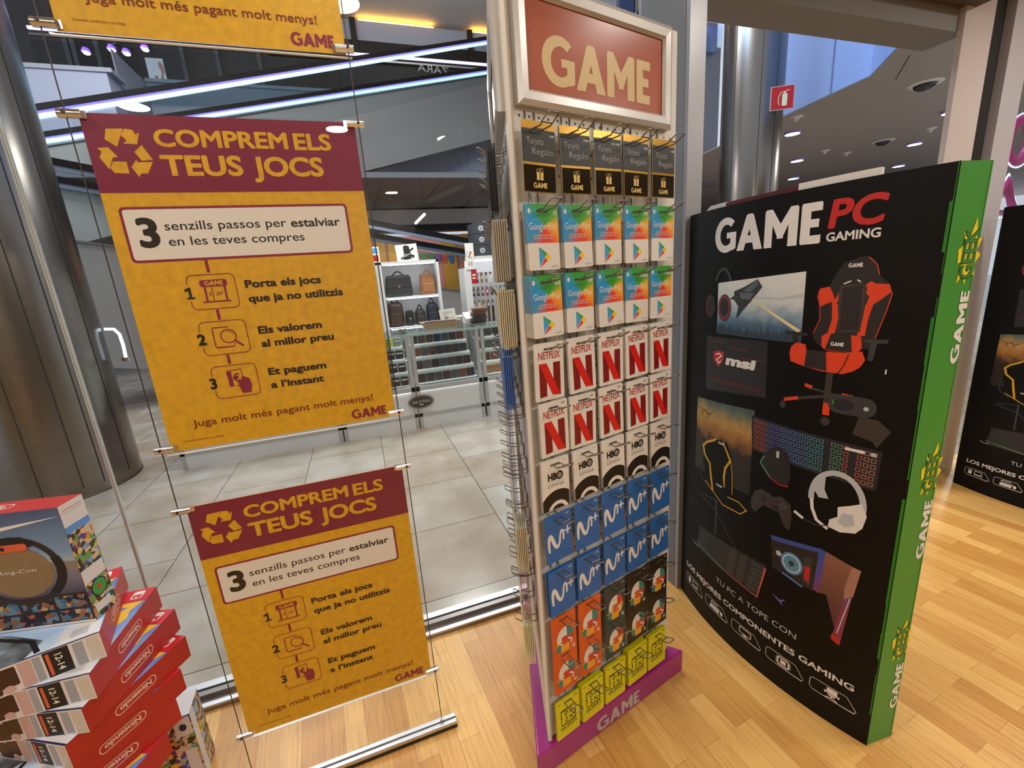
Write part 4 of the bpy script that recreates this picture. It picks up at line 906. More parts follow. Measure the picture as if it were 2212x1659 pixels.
def flat_box():
    b = MB(); b.box(0, 0, 0, BA, BB, BT, BRED)
    b.art(T_TOP, (0, 0, BT + .0002), (1, 0, 0), (0, 1, 0), (0, 0, 1)); b.art(T_RED, (BA, -.0002, BT), (-1, 0, 0), (0, 0, -1), (0, -1, 0)); b.art(T_FR, (-.0002, BB, 0), (0, -1, 0), (0, 0, 1), (-1, 0, 0))
    return b.build('game_box', world=False)
Z0 = .72
stack = [(-.646, 1.081, 104.3), (-.661, 1.039, 86.0), (-.682, 1.021, 74.0), (-.719, 1.006, 61.1), (None, (-.590, 1.217), 53), (None, (-.606, 1.190), 47), (None, (-.632, 1.163), 64), (-.73, .99, 98), (-.735, .985, 101), (-.73, .99, 97), (-.73, .985, 100)]
fb = flat_box()
for i, (x, y, an) in enumerate(stack):
    if x is None: q = y; x, y = q[0] - BA * math.cos(R_(an)), q[1] - BA * math.sin(R_(an))
    o = fb if i == 0 else dupmesh(fb)
    o.matrix_basis = Matrix.Translation((x, y, Z0 - BT * (i + 1) - .0005 * (i + 1))) @ Matrix.Rotation(R_(an), 4, 'Z')
    tag(o, 'red game box lying flat, %s from the top of the twisted pile by the window' % ORD[i], 'game box', 'red game boxes piled by the window')
# bottom of the pile rests on the floor
low = Z0 - (BT + .0005) * 11
t = MB(); t.box(-.98, 1.03, 0, -.78, 1.22, max(.004, low), mat('pile_plinth_black', '#1b1a1a', .5))
if low > .006: tag(t.build('plinth'), 'low black plinth under the pile of red boxes', 'plinth')
# the box standing upright on top
UW, UH, UD = .345, .288, .0615
bx = MB(); bx.box(0, 0, 0, UW, UD, UH, BRED)                 # front looks along -y
a = Art(lambda x, y: (x * UW, y * UH), 1, .0003)
SKYF = print_mat('upright_box_sky', [(0, '#d8c9b0'), (.2, '#b9c2c9'), (.45, '#7d9bbd'), (.8, '#5a7396'), (1, '#4a5a80')], 2, .10, .288, .42, .25, 9)
a.rect(0, 0, 1, 1, SKYF, 0); a.rect(0, 0, 1, .275, mat('upright_box_band', '#2a2024', .45), 1)
a.poly([(0, .275), (1, .275), (1, .55), (.8, .56), (.62, .50), (.3, .46), (0, .5)], print_mat('upright_box_ground', [(0, '#4a4660'), (.5, '#7a7488'), (1, '#8a8070')], 2, .08, .16, .42, .3, 20), 1)
a.poly([(0, .8), (.5, .83), (1, .93), (.5, .87), (0, .84)], PWH, 1); a.poly([(.25, .60), (.55, .58), (.60, .75), (.52, .8), (.30, .72)], mat('upright_box_haze', '#b7bcc2', .45), 2)
for tx, y, x0, x1 in (('world', .845, .34, .56), ('up a sweat', .765, .25, .75), ('adventure!', .685, .22, .67)): a.text(tx, x0, x1, y, .045, BORG, 3, .03)
a.poly([(.02, .40), (.10, .44), (.12, .36), (.06, .30), (.0, .32)], BINK, 3); a.poly([(.12, .5), (.2, .5), (.2, .34), (.1, .34)], BPK, 3); a.poly([(.17, .42), (.36, .46), (.38, .42), (.2, .37)], BYEL, 3)
a.circ(.66, .50, .20, mat('upright_box_ring_inside', '#8a7250', .5, noise=.3, scale=50), 3, .215)
a.arc(.66, .51, .245, .040, mat('ring_grip_dark', '#2a211f', .5), 4, ry=.275, n=36); a.arc(.66, .51, .245, .055, mat('ring_grip_darker', '#171212', .5), 5, -50, 20, 14, ry=.275); a.arc(.66, .51, .245, .055, mat('ring_grip_darker', '#171212', .5), 5, 150, 215, 14, ry=.275)
a.poly([(.52, .79), (.74, .80), (.80, .74), (.78, .71), (.54, .73)], BINK, 6); a.poly(rrpts(.53, .685, .76, .745, .02, 3), BORG, 7); a.circ(.62, .715, .014, BINK, 8, .016)
a.text('Ring-Con', .54, .76, .50, .03, PWH, 6, .0, slant=.2)
for i in range(3): a.rect(.40 + .2 * i, .145, .58 + .2 * i, .255, COLLB, 2)
for i in range(5): a.rect(.0 + .2 * i, .025, .185 + .2 * i, .125, COLLB, 2)
a.rect(0, .0, 1, .018, PWH, 2); a.rect(.0, .262, 1, .275, BBR, 2)
bx.art(a, (0, -.0003, 0))
e = Art(lambda x, y: (x * UD, y * UH), 1, .0003)             # narrow end, x = 0 at the front edge
e.rect(0, 0, 1, 1, COLLA, 0); e.rect(.0, .82, 1, 1, BWH, 1); e.rect(.1, .945, .9, .955, BPK, 2); e.rect(.1, .925, .9, .93, BPK, 2); e.rect(0, .765, 1, .82, mat('box_end_sky', '#5f96d8', .42), 1)
e.rect(0, .32, .95, .435, BWH, 1); e.circ(.5, .235, .34, BINK, 2, .075); e.circ(.5, .235, .30, LOGOG, 3, .066); e.circ(.5, .235, .09, ARED, 4, .022); e.rect(.1, .05, .8, .12, BWH, 2)
bx.art(e, (UW + .0003, 0, 0), (0, 1, 0), (0, 0, 1), (1, 0, 0))
q = Art(eps=.0003); q.frame(.13, .02, .23, .042, .010, .002, PWH, 1, 6); q.text('Nintendo', .142, .218, .0255, .012, PWH, 1, .03); bx.art(q, (0, 0, UH + .0003), (1, 0, 0), (0, 1, 0), (0, 0, 1))
ub = bx.build('game_box', world=False); ua = R_(-13)
ub.matrix_basis = Matrix.Translation((-.670 - UW * math.cos(ua), 1.129 - UW * math.sin(ua), Z0 + .0012)) @ Matrix.Rotation(ua, 4, 'Z')
tag(ub, 'red topped game box standing upright on the pile, showing a dark grip ring', 'game box', 'red game boxes piled by the window')
sb = MB(); sb.box(0, 0, 0, .115, .09, .245, BWH); z = Art(lambda x, y: (x * .115, y * .245), 1, .0003); z.rect(0, 0, 1, 1, COLLA, 0); z.rect(.62, .72, .98, .97, BWH, 1); z.rect(.7, .1, .95, .5, BWH, 1); z.circ(.8, .84, .08, BDB, 2, .05)
sb.art(z, (0, -.0003, 0)); z2 = Art(lambda x, y: (x * .09, y * .245), 1, .0003); z2.rect(0, 0, 1, 1, COLLA, 0); z2.rect(0, .0, .35, 1, BWH, 1); sb.art(z2, (.1153, 0, 0), (0, 1, 0), (0, 0, 1), (1, 0, 0))
o = sb.build('game_box', world=False); o.matrix_basis = Matrix.Translation((-.755, 1.285, .0)) @ Matrix.Rotation(R_(4), 4, 'Z')
tag(o, 'game box with colourful picture collage standing on the floor behind the red pile', 'game box', 'game boxes on the floor')
# ================================================================== the mall beyond the glass
STEEL = mat('polished_steel_cladding', '#847e76', .26, 1.0, noise=.06, scale=2.5); SEAM = mat('steel_seam', '#3c3936', .4, .8)
def column(nm, c, r, h, seams=()):
    b = MB(); b.lathe([(r, 0), (r, h)], STEEL, 64, (c[0], c[1], 0)); b.lathe([(r + .004, 0), (r + .004, .012), (r, .013)], mat('steel_plinth', '#4a4744', .35, .7), 64, (c[0], c[1], 0))
    for s in seams:
        a = R_(s); x, y = c[0] + r * math.cos(a), c[1] + r * math.sin(a)
        b.tube([(x, y, .08), (x, y, h)], .004, SEAM, 6)
    return tag(b.build(nm), kind='structure')
az = R_(90 + 29.7); column('column', (5.035 * math.cos(az), 5.035 * math.sin(az)), .5, 9, (-75, -50, -35, -10))
az = R_(90 - 46.6); RCX, RCY = 7.0 * math.cos(az), 7.0 * math.sin(az); column('column', (RCX, RCY), .352, 9, (-170, -122, -90))

# ---- kiosk counter
KY = 4.25
KW = mat('kiosk_white_laminate', '#d9d8d6', .4); KG = mat('kiosk_frame_grey', '#b4b6b4', .4, .3); KSH = mat('kiosk_shelf_white', '#e4e6e6', .4); KGL = glass('kiosk_glass', (.93, .97, .96), 0, 1.45); KGE = mat('kiosk_glass_edge', '#9fb8b4', .15); LED = mat('led_strip_white', '#f2f4ff', .5, emit=9); LEDW = mat('reflected_tube_warm', '#ffe6c4', .5, emit=7)
def counter(x0, x1, label):
    t = thing('display_counter', label, 'display counter', ((x0 + x1) / 2, KY + .3, 0), group='glass topped display counters of the kiosk')
    b = MB(); b.box(x0, KY, 0, x1, KY + .62, .12, KW); b.box(x0 + .03, KY + .012, .12, x1 - .03, KY + .62, .40, KW); b.box(x0, KY + .60, .12, x1, KY + .62, .93, KW); b.build('cabinet', t)
    b = MB()
    for x in (x0, x1 - .035): b.box(x, KY - .004, .0, x + .035, KY + .03, .95, KG); b.box(x, KY + .59, .0, x + .035, KY + .62, .95, KG)
    b.box(x0, KY - .004, .12, x1, KY + .014, .155, KG); b.box(x0, KY - .004, .385, x1, KY + .03, .43, KG); b.build('frame', t)
    b = MB(); b.box(x0 + .04, KY + .002, .40, x1 - .04, KY + .008, .385, LED); b.build('light_strip', t)
    b = MB()
    for i in range(4): b.box(x0 + .035, KY + .05 + .12 * i, .435 + .115 * i, x1 - .035, KY + .17 + .12 * i, .445 + .115 * i, KSH); b.box(x0 + .035, KY + .16 + .12 * i, .445 + .115 * i, x1 - .035, KY + .17 + .12 * i, .55 + .115 * i, KSH)
    b.build('tiered_shelf', t)
    b = MB(); b.quad((x0 + .03, KY + .004, .43), (x1 - .03, KY + .004, .43), (x1 - .03, KY + .004, .93), (x0 + .03, KY + .004, .93), KGL); b.build('front_pane', t)
    b = MB(); b.box(x0, KY - .03, .935, x1, KY + .64, .955, KGL); b.box(x0, KY - .034, .935, x1, KY - .03, .955, KGE); b.build('glass_top', t)
    return t
counter(.42, 1.10, 'glass topped display counter full of wallets, with the oval shop sign below')
counter(-.30, .41, 'glass topped display counter partly hidden behind the middle poster')
counter(-1.62, -.31, 'long white display counter, its low base showing left of the middle poster')
counter(1.12, 1.95, 'display counter half hidden behind the card rack, with tan wallets on its lowest tier')
LEATH = [('black', '#1d1b1c'), ('slate grey', '#3f4248'), ('dark brown', '#3c2820'), ('chestnut', '#6b3a26'), ('navy', '#232a38'), ('charcoal', '#2b2b2d'), ('tan', '#9c6a42'), ('burgundy', '#5a2124')]
lm = {n: mat('leather_' + n.replace(' ', '_'), c, .45, noise=.12, scale=60) for n, c in LEATH}
def wallet(w, h, d, m):
    b = MB(); b.box(-w / 2, -d / 2, 0, w / 2, d / 2, h, m, .006); b.box(-w / 2 + .002, -d / 2 - .0012, h * .62, w / 2 - .002, -d / 2, h * .66, mat('stitch_dark', '#141212', .6)); return b
rw = random.Random(4); wproto = {}
TIER = ['lowest', 'second', 'third', 'top']
def wal(x, y, z, nm, w, label, h=.085):
    k = (nm, w, h)
    if k in wproto: o = dupmesh(wproto[k])
    else: o = wproto[k] = wallet(w, h, .028, lm[nm]).build('wallet', world=False)
    o.matrix_basis = Matrix.Translation((x, y, z)) @ Matrix.Rotation(R_(-8), 4, 'X') @ Matrix.Rotation(R_(rw.uniform(-4, 4)), 4, 'Z'); tag(o, label, 'wallet', 'leather wallets in the kiosk counters')
used = {}
for tier, cols in enumerate([['black', 'charcoal', 'slate grey', 'dark brown', 'slate grey', 'chestnut', 'black'], ['charcoal', 'slate grey', 'black', 'slate grey', 'charcoal', 'black', 'black'], ['chestnut', 'slate grey', 'dark brown', 'charcoal', 'dark brown', 'navy', 'navy'], ['black', 'charcoal', 'dark brown', 'navy', 'slate grey', 'black', 'burgundy']]):
    for i, nm in enumerate(cols):
        wal(.505 + .084 * i, KY + .105 + .12 * tier, .4465 + .115 * tier, nm, .078, '%s wallet on the %s tier above the oval sign, %s along' % (nm, TIER[tier], ORD[i]))
for tier, cols in enumerate([['tan', 'tan', 'tan', 'chestnut'], ['dark brown', 'chestnut', 'dark brown', 'burgundy'], ['charcoal', 'slate grey', 'black', 'black'], ['navy', 'charcoal', 'black', 'black']]):
    for i, nm in enumerate(cols):
        wal(1.22 + .105 * i, KY + .105 + .12 * tier, .4465 + .115 * tier, nm, .095, '%s wallet on the %s tier of the counter beside the rack, %s along' % (nm, TIER[tier], ORD[i]))
kb = {'yellow': mat('tin_yellow', '#d8d428', .4), 'black': mat('carton_black', '#1c1a19', .45), 'grey': mat('carton_grey', '#8f8c80', .5), 'green': mat('carton_green', '#6f8a3a', .45)}
for tier, cols in enumerate([['green', 'black', 'black', 'black'], ['yellow', 'black', 'black', 'black'], ['yellow', 'grey', 'black', 'black'], ['yellow', 'yellow', 'yellow', 'grey']]):
    for i, nm in enumerate(cols):
        x = .075 + .085 * i; y = KY + .105 + .12 * tier; z = .446 + .115 * tier
        b = MB().box(x - .036, y - .03, z, x + .036, y + .03, z + .085, kb[nm], .003); b.box(x - .030, y - .031, z + .05, x + .030, y - .0302, z + .064, KW)
        tag(b.build('small_carton'), 'small %s carton on the %s tier beside the middle poster, %s along' % (nm, TIER[tier], ORD[i]), 'box', 'small cartons in the kiosk counter')
# oval sign
c = at(910, 868, KY - .012); b = MB(); b.lathe([(.001, 0), (.118, 0), (.124, .006)], mat('oval_sign_black', '#26211d', .35), 40, (0, 0, 0), (0, 1, 0))
T = Matrix.Translation((c.x, KY - .0115, c.z)) @ Matrix.Diagonal((1, 1, .52, 1))
b2 = MB(T); b2.v = []; bb = MB(T); bb.prism([(.124 * math.cos(R_(i * 9)), .124 * math.sin(R_(i * 9))) for i in range(40)], .010, mat('oval_sign_black', '#26211d', .35), O=(0, 0, 0))
a = Art(eps=.0006); a.arc(0, 0, .113, .004, SLG, 1, n=40); a.tf = lambda x, y: (x, y / .52)
a.text('Belts & Wallets', -.088, .09, -.010, .030, SLG, 2, -.005, slant=.3); a.rr(-.018, -.034, .018, -.022, .003, SLG, 2)
bb.art(a, (0, 0, 0)); tag(bb.build('oval_sign'), 'black oval shop sign with slanted pale lettering on the white counter front', 'sign')
# basket, offer card, till, wallet pile on the glass top
GT = .9555
t = thing('basket', 'shallow wicker basket of folded wallets on the glass counter top', 'basket', (.78, KY + .28, GT)); WK = mat('wicker', '#b39a78', .7, noise=.25, scale=150, bump=.6)
b = MB(); n = 40
prof = [(.155, 0), (.175, .03), (.20, .068), (.206, .070), (.20, .062), (.17, .03), (.15, .008), (0.001, .008)]
for (r0, z0), (r1, z1) in zip(prof, prof[1:]):
    for i in range(n):
        a0, a1 = 2 * PI * i / n, 2 * PI * (i + 1) / n; f = lambda r, z, a: (math.copysign(abs(math.cos(a)) ** .6, math.cos(a)) * r * 1.05, math.copysign(abs(math.sin(a)) ** .6, math.sin(a)) * r * .55, z)
        b.add([f(r0, z0, a0), f(r0, z0, a1), f(r1, z1, a1), f(r1, z1, a0)], [(0, 1, 2, 3)], WK, True)
b.build('bowl', t, world=False)
b = MB()
for i in range(12): x0 = -.19 + .034 * i; b.tube([(x0 * .84, -.088, .004), (x0, -.113, .068)], .0028, WK, 5)
b.build('weave', t, world=False)
for i, nm in enumerate(['navy', 'black', 'burgundy', 'slate grey', 'dark brown']):
    b = MB(Matrix.Translation((.65 + .065 * i, KY + .28, GT + .040)) @ Matrix.Rotation(R_(70 + 5 * i), 4, 'X')).box(-.035, -.03, 0, .035, .03, .014, lm[nm], .004); tag(b.build('folded_wallet'), '%s folded wallet lying in the wicker basket' % nm, 'wallet', 'wallets in the basket')
p = at(968, 675, KY + .36); b = MB(Matrix.Translation((p.x, KY + .36, GT + .045)) @ Matrix.Rotation(R_(-12), 4, 'X') @ Matrix.Rotation(R_(-3), 4, 'Y')); b.box(-.085, 0, -.03, .085, .003, .135, PWH)
a = Art(); a.text('OFERTA', -.055, .055, .085, .022, GREY, 1, .0); a.text('10', -.045, -.012, .055, .024, BLACK, 1, -.01, slant=.1); a.text('15', -.035, -.002, .028, .022, BLACK, 1, .02); a.stroke([(-.045, .026), (.006, .052)], .003, BLACK, 2); a.stroke([(-.04, .05), (.0, .024)], .003, BLACK, 2); a.text('Euros', .010, .06, .030, .014, GREY, 1, .02); b.art(a, (0, -.0003, 0))
tag(b.build('offer_card'), 'white offer card with a crossed out price standing in the basket', 'price card')
t = thing('cash_register', 'small white cash register behind the wicker basket', 'cash register', (1.03, KY + .42, GT)); b = MB(); b.prism([(.09, 0), (-.09, 0), (-.09, .05), (.02, .085), (.06, .11), (.09, .11)], .12, KW, O=(1.085, KY + .50, GT), U=(0, 1, 0), V=(0, 0, 1), N=(-1, 0, 0)); b.build('body', t)
b = MB(Matrix.Translation((1.04, KY + .47, GT + .078)) @ Matrix.Rotation(R_(18), 4, 'X'))
[b.box(-.06 + .022 * i, -.03 + .022 * j, 0, -.043 + .022 * i, -.013 + .022 * j, .006, SLG) for i in range(4) for j in range(3)]; b.build('keypad', t)
for i, nm in enumerate(['black', 'dark brown', 'charcoal', 'dark brown', 'chestnut', 'slate grey', 'tan']):
    x = 1.205 + .004 * i + rw.uniform(-.012, .012); b = MB().box(x - .075, KY + .30, GT + .024 * i, x + .075, KY + .42, GT + .024 * i + .022, lm[nm], .004)
    tag(b.build('wallet'), '%s long wallet, %s from the bottom of the stack beside the register' % (nm, ORD[i]), 'wallet', 'stack of wallets on the counter')
# shelves of bags
SY = 5.6
def shelf_unit(x0, x1, label, lev=(.50, .90, 1.27), top=1.69, d=.34):
    t = thing('bag_shelf', label, 'shelving unit', ((x0 + x1) / 2, SY + d / 2, 0))
    b = MB(); b.box(x0, SY, 0, x0 + .03, SY + d, top, KW); b.box(x1 - .03, SY, 0, x1, SY + d, top, KW); b.box(x0, SY + d - .01, 0, x1, SY + d, top, KSH); b.box(x0, SY, top - .03, x1, SY + d, top, KW); b.build('carcass', t)
    for z in lev:
        s = MB().box(x0 + .03, SY + .01, z - .018, x1 - .03, SY + d - .01, z, KSH).build('shelf', t); MB().box(x0 + .05, SY + .02, z - .03, x1 - .05, SY + .035, z - .018, LED).build('light_strip', s)
    MB().box(x0 + .05, SY + .03, top - .042, x1 - .05, SY + .05, top - .030, LED).build('light_strip', t)
    return t
shelf_unit(.30, 1.02, 'white lit shelving unit of leather bags behind the kiosk counter'); shelf_unit(-.45, .29, 'white lit shelving unit mostly hidden behind the middle poster')
def bag(x, z, w, h, d, m, nm, label, handle=True, flap=True, rnd_=.03):
    t = thing(nm, label, 'bag', (x, SY + .15, z), group='leather bags on the kiosk shelves')
    bm = bmesh.new(); bmesh.ops.create_cube(bm, size=1)
    for v in bm.verts: k = .9 if v.co.z > 0 else 1; v.co = Vector((v.co.x * w * k, v.co.y * d * (.7 if v.co.z > 0 else 1), (v.co.z + .5) * h))
    bmesh.ops.bevel(bm, geom=bm.edges[:], offset=min(rnd_, d * .4, h * .3), segments=3, profile=.5, affect='EDGES'); b = MB(); b.bm(bm, m, True); b.build('body', t, world=False)
    if flap: b = MB(); b.box(-w * .44, -d * .47, h * .42, w * .44, -d * .40, h * .93, m, .008); b.box(-.012, -d * .49, h * .42, .012, -d * .46, h * .52, CHROME, .002); b.build('flap', t, world=False)
    else: b = MB(); b.box(-w * .36, -d * .54, h * .12, w * .36, -d * .44, h * .55, m, .01); b.build('front_pocket', t, world=False)
    if handle: b = MB(); b.tube([(-w * .22 + w * .44 * i / 10, 0, h * .96 + .055 * math.sin(PI * i / 10)) for i in range(11)], .009, m, 8); b.build('handle', t, world=False)
    return t
bag(.52, 1.2705, .33, .26, .14, lm['charcoal'], 'satchel', 'wide black leather satchel on the upper lit shelf'); bag(.88, 1.2705, .20, .26, .13, lm['tan'], 'shoulder_bag', 'tan brown shoulder bag on the upper lit shelf', True, False)
bag(.44, .9005, .20, .31, .14, lm['dark brown'], 'round_bag', 'rounded dark brown bag at the end of the middle shelf', True, False, .09); bag(.605, .9005, .11, .19, .13, lm['black'], 'shoulder_bag', 'small black bag beside the rounded brown one', False, True)
bag(.74, .9005, .14, .20, .14, lm['charcoal'], 'washbag', 'charcoal zip bag in the middle of the shelf', True, False, .05); bag(.90, .9005, .16, .27, .15, lm['navy'], 'backpack', 'navy backpack on the middle shelf', True, False, .06)
bag(.48, .5005, .26, .22, .14, lm['black'], 'shoulder_bag', 'black bag on the lowest visible shelf, behind the glass top', True, True); bag(.86, .5005, .24, .24, .14, lm['dark brown'], 'shoulder_bag', 'dark brown bag on the lowest visible shelf, behind the basket', True, True)
bag(.165, 1.2705, .17, .28, .13, lm['slate grey'], 'backpack', 'slate grey backpack on the shelf next to the middle poster', True, False, .05)
p = at(880, 547, SY + .1); b = MB(Matrix.Translation((p.x, SY + .1, 1.691)) @ Matrix.Rotation(R_(-3), 4, 'Y')); b.box(-.13, 0, 0, .13, .004, .20, PWH)
a = Art(); a.poly([(-.04, .12), (-.035, .18), (.0, .19), (.035, .175), (.04, .13), (.08, .16), (.09, .135), (.05, .115), (.03, .09), (-.03, .09)], BLACK, 1); a.poly([(-.09, .03), (-.07, .055), (-.02, .06), (.06, .075), (.09, .06), (.08, .035), (.02, .02), (-.04, .018)], BLACK, 1)
for y in (.085, .068): a.rect(-.045, y, .055, y + .011, BLACK, 1)
a.circ(-.06, .03, .012, GREY, 2); a.circ(.05, .035, .012, GREY, 2); b.art(a, (0, -.0004, 0)); tag(b.build('shelf_sign'), 'white card with a black drawing of a car on top of the bag shelf', 'sign')
p = at(812, 575, SY + .1); b = MB().box(p.x - .06, SY + .1, 1.691, p.x + .06, SY + .104, 1.88, PWH); a = Art(); a.rect(-.045, .11, .045, .17, LOGOB, 1); a.rect(-.045, .02, .045, .09, RED, 1); b.art(a, (p.x, SY + .0996, 1.691)); tag(b.build('shelf_sign'), 'small white card with blue and red blocks by the poster edge', 'sign')
# belt rack
t = thing('belt_rack', 'white lit rack of hanging belts behind the kiosk', 'belt rack', (1.72, SY + .1, 0)); BX0, BX1 = 1.42, 2.1
b = MB(); b.box(BX0 - .09, SY - .02, 0, BX0, SY + .3, 1.56, KW); b.box(BX0, SY + .25, 0, BX1, SY + .30, 1.70, KSH); b.box(BX0, SY, 1.66, BX1, SY + .3, 1.70, KW); b.build('frame', t)
MB().box(BX0 + .02, SY + .02, 1.635, BX1 - .02, SY + .05, 1.66, LED).build('light_strip', t)
for z in (1.50, 1.32, 1.15): MB().cyl((BX0, SY + .1, z), (BX1, SY + .1, z), .004, CHROME, 8).build('hanging_bar', t)
bc = [('red', '#8f1c22'), ('black', '#1b1818'), ('brown', '#4a2c1e'), ('white', '#cfcac4'), ('tan', '#8a6a4a'), ('navy', '#2a3250')]
bmats = {n: mat('belt_' + n, c, .45) for n, c in bc}; kk = 0
for row, (z, L) in enumerate(((1.495, .13), (1.315, .12), (1.145, .42))):
    for i in range(10):
        nm = bc[(i * 5 + row * 2 + i // 3) % 6][0]; x = BX0 + .04 + .062 * i; b = MB()
        b.box(x - .017, SY + .085, z - L, x + .017, SY + .092, z, bmats[nm], .002); b.box(x - .019, SY + .083, z - .03, x + .019, SY + .094, z + .005, CHROME, .002); b.box(x - .008, SY + .078, z - .085, x + .008, SY + .082, z - .045, KW)
        tag(b.build('belt'), '%s belt on the %s bar of the belt rack, %s along' % (nm, ['top', 'middle', 'low'][row], ORD[i]), 'belt', 'belts on the kiosk rack')
p = at(1015, 545, SY - .05); b = MB(Matrix.Translation((p.x, SY - .03, 1.56))); b.box(-.055, 0, -.02, .055, .006, .30, PWH); a = Art(); a.arc(0, .16, .04, .006, LOGOB, 1, 40, 320); a.poly([(-.02, .13), (.0, .13), (.025, .19), (.005, .19)], RED, 2); a.poly([(-.008, .13), (.004, .13), (.018, .17), (.008, .17)], LOGOY, 3); a.text('25', -.03, .03, .03, .04, GREY, 1, .02); b.art(a, (0, -.0004, 0)); tag(b.build('shelf_sign'), 'tall white sign with a red and yellow stripe above the belt rack', 'sign')
b = MB().box(p.x + .0, SY - .026, 1.36, p.x + .07, SY - .022, 1.54, RED); a = Art(); a.rect(.01, .10, .06, .12, PWH, 1); a.rect(.012, .06, .05, .08, PWH, 1); b.art(a, (p.x, SY - .0264, 1.36)); tag(b.build('price_tag'), 'red price tag on the white side of the belt rack', 'price card')
for i in range(3):
    b = MB(); z = 1.701 + .135 * i; b.box(1.50, SY + .02, z, 1.78, SY + .28, z + .13, mat('carton_charcoal', '#34383e', .5), .004); b.circ = None
    b.cyl((1.61, SY + .016, z + .065), (1.61, SY + .021, z + .065), .034, SLG, 20); b.cyl((1.61, SY + .013, z + .065), (1.61, SY + .0165, z + .065), .02, GREY, 16)
    tag(b.build('carton'), 'charcoal carton with a round pale emblem on the belt rack, %s from the bottom' % ORD[i], 'box', 'cartons on the belt rack')
# left end of the kiosk: tubular lamp
t = thing('gooseneck_lamp', 'bent tube lamp glowing white on the far end of the counter', 'lamp', (-1.52, KY + .3, GT)); q = [at(x, y, KY + .3) for x, y in ((272, 772), (266, 745), (258, 722), (246, 711), (226, 711))]
b = MB(); b.tube([(v.x, v.y, v.z) for v in q], .012, mat('lamp_tube', '#cfe0ff', .3, emit=2.2), 10); b.build('glowing_tube', t); MB().cyl((q[0].x, KY + .3, GT), (q[0].x, KY + .3, GT + .03), .03, CHROME).build('foot', t)
# ================================================================== escalators, balcony and ceilings of the mall
def along(b, P, Q, z0, z1, th, m, off=0.):
    P, Q = Vector(P), Vector(Q); d = Q - P; n = Vector((-d.y, d.x, 0)).normalized()
    a = [P + n * (off - th / 2), P + n * (off + th / 2)]; c = [Q + n * (off - th / 2), Q + n * (off + th / 2)]
    v = [(*p.xy, p.z + z) for z in (z0, z1) for p in (a[0], c[0], c[1], a[1])]
    b.add(v, [(0, 1, 2, 3), (4, 5, 6, 7), (0, 1, 5, 4), (1, 2, 6, 5), (2, 3, 7, 6), (3, 0, 4, 7)], m)
RUB = mat('handrail_rubber', '#08080e', .6, spec=.2); LEDV = mat('led_violet', '#958cff', .5, emit=.8); LEDC = mat('led_cyan', '#b4e6ff', .5, emit=1.5); RAILB = mat('rail_light_tint', '#8d9bb0', .4, .3)
ESG = glass('escalator_glass', (.80, .86, .88), 0, 1.45, .6); CLAD = mat('escalator_cladding_grey', '#858380', .55); CLAD2 = mat('escalator_inner_steel', '#6c6e72', .4, .5)
def ext(P, Q, a, c): d = Q - P; return P - d * a, Q + d * c
def escalator(label, P, Q, glassh, cl0, cl1, led, width=1.0, dull=False):
    t = thing('escalator', label, 'escalator', ((P.x + Q.x) / 2, (P.y + Q.y) / 2, 0), group='escalators of the mall')
    b = MB(); along(b, P, Q, 0, .075, .09, RUB); b.build('handrail', t)
    if led:
        b = MB(); along(b, P, Q, -.034, 0, .05, LEDV); b.build('violet_led_strip', t); b = MB(); along(b, P, Q, -.085, -.034, .05, LEDC); b.build('cyan_led_strip', t)
    else:
        b = MB(); along(b, P, Q, -.05, 0, .05, RAILB); b.build('blue_tinted_strip', t)  # strip without emission, the greyish blue light is put into its colour
    b = MB(); d = Q - P; n = Vector((-d.y, d.x, 0)).normalized(); zt = -.11 if led else -.05
    b.quad(P + Vector((0, 0, zt)), Q + Vector((0, 0, zt)), Q + Vector((0, 0, zt - glassh)), P + Vector((0, 0, zt - glassh)), ESG)
    b.build('glass_balustrade', t)
    if cl1 < cl0:
        b = MB(); along(b, P, Q, cl1, cl0, width, CLAD, width / 2); along(b, P, Q, cl0, cl0 + .02, .06, CLAD2); b.build('truss_cladding', t)
    return t
P, Q = ext(at(115, 235, 7.9), at(1065, 85, 11.8), .12, .12); escalator('nearer rising escalator with a bright violet and cyan light strip', P, Q, .80, 0, 0, True)
P, Q = ext(at(440, 245, 10.3), at(1065, 150, 12.4), .55, .12); escalator('farther rising escalator clad in plain grey panels below its light strip', P, Q, .02, -.13, -1.62, True, .35)
P, Q = ext(at(140, 362, 6.6), at(1050, 533, 7.4), .05, .1); escalator('descending escalator rail behind the kiosk, upper of the two black handrails', P, Q, .30, 0, 0, False)
P, Q = ext(at(140, 398, 7.2), at(1050, 556, 8.0), .05, .1); escalator('descending escalator behind the kiosk with grey cladding, lower of the two handrails', P, Q, .62, -.68, -2.3, False)
BLV = mat('balcony_lavender_panel', '#a9adc2', .6); BLG = mat('balcony_grey_panel', '#8d93a0', .6); UPD = mat('upper_shop_dark', '#25272b', .5); UPW = mat('upper_wall_pale', '#a3a5b0', .65); UPC = mat('upper_ceiling_warm', '#b5b0a8', .7); BLKB = mat('black_band', '#131313', .5)
def sbox(name, *boxes): return structb(name, list(boxes))
tl = at(230, 157, 11.0); sbox('wall_balcony', (-12, 11.0, 3.4, tl.x, 11.5, tl.z, BLV), (-12, 10.96, tl.z, tl.x + .1, 11.5, tl.z + .07, UPW))
tr = at(500, 188, 13.0); sbox('wall_balcony_far', (tl.x, 13.0, 3.4, 7, 13.4, tr.z, BLG), (tl.x, 12.96, tr.z, 7, 13.4, tr.z + .07, UPW), (tl.x - .02, 11.5, 3.4, tl.x, 13.0, tr.z, BLG))
sbox('wall_upper_shop', (-14, 17.0, 4.5, 9, 17.2, 9.6, UPD))
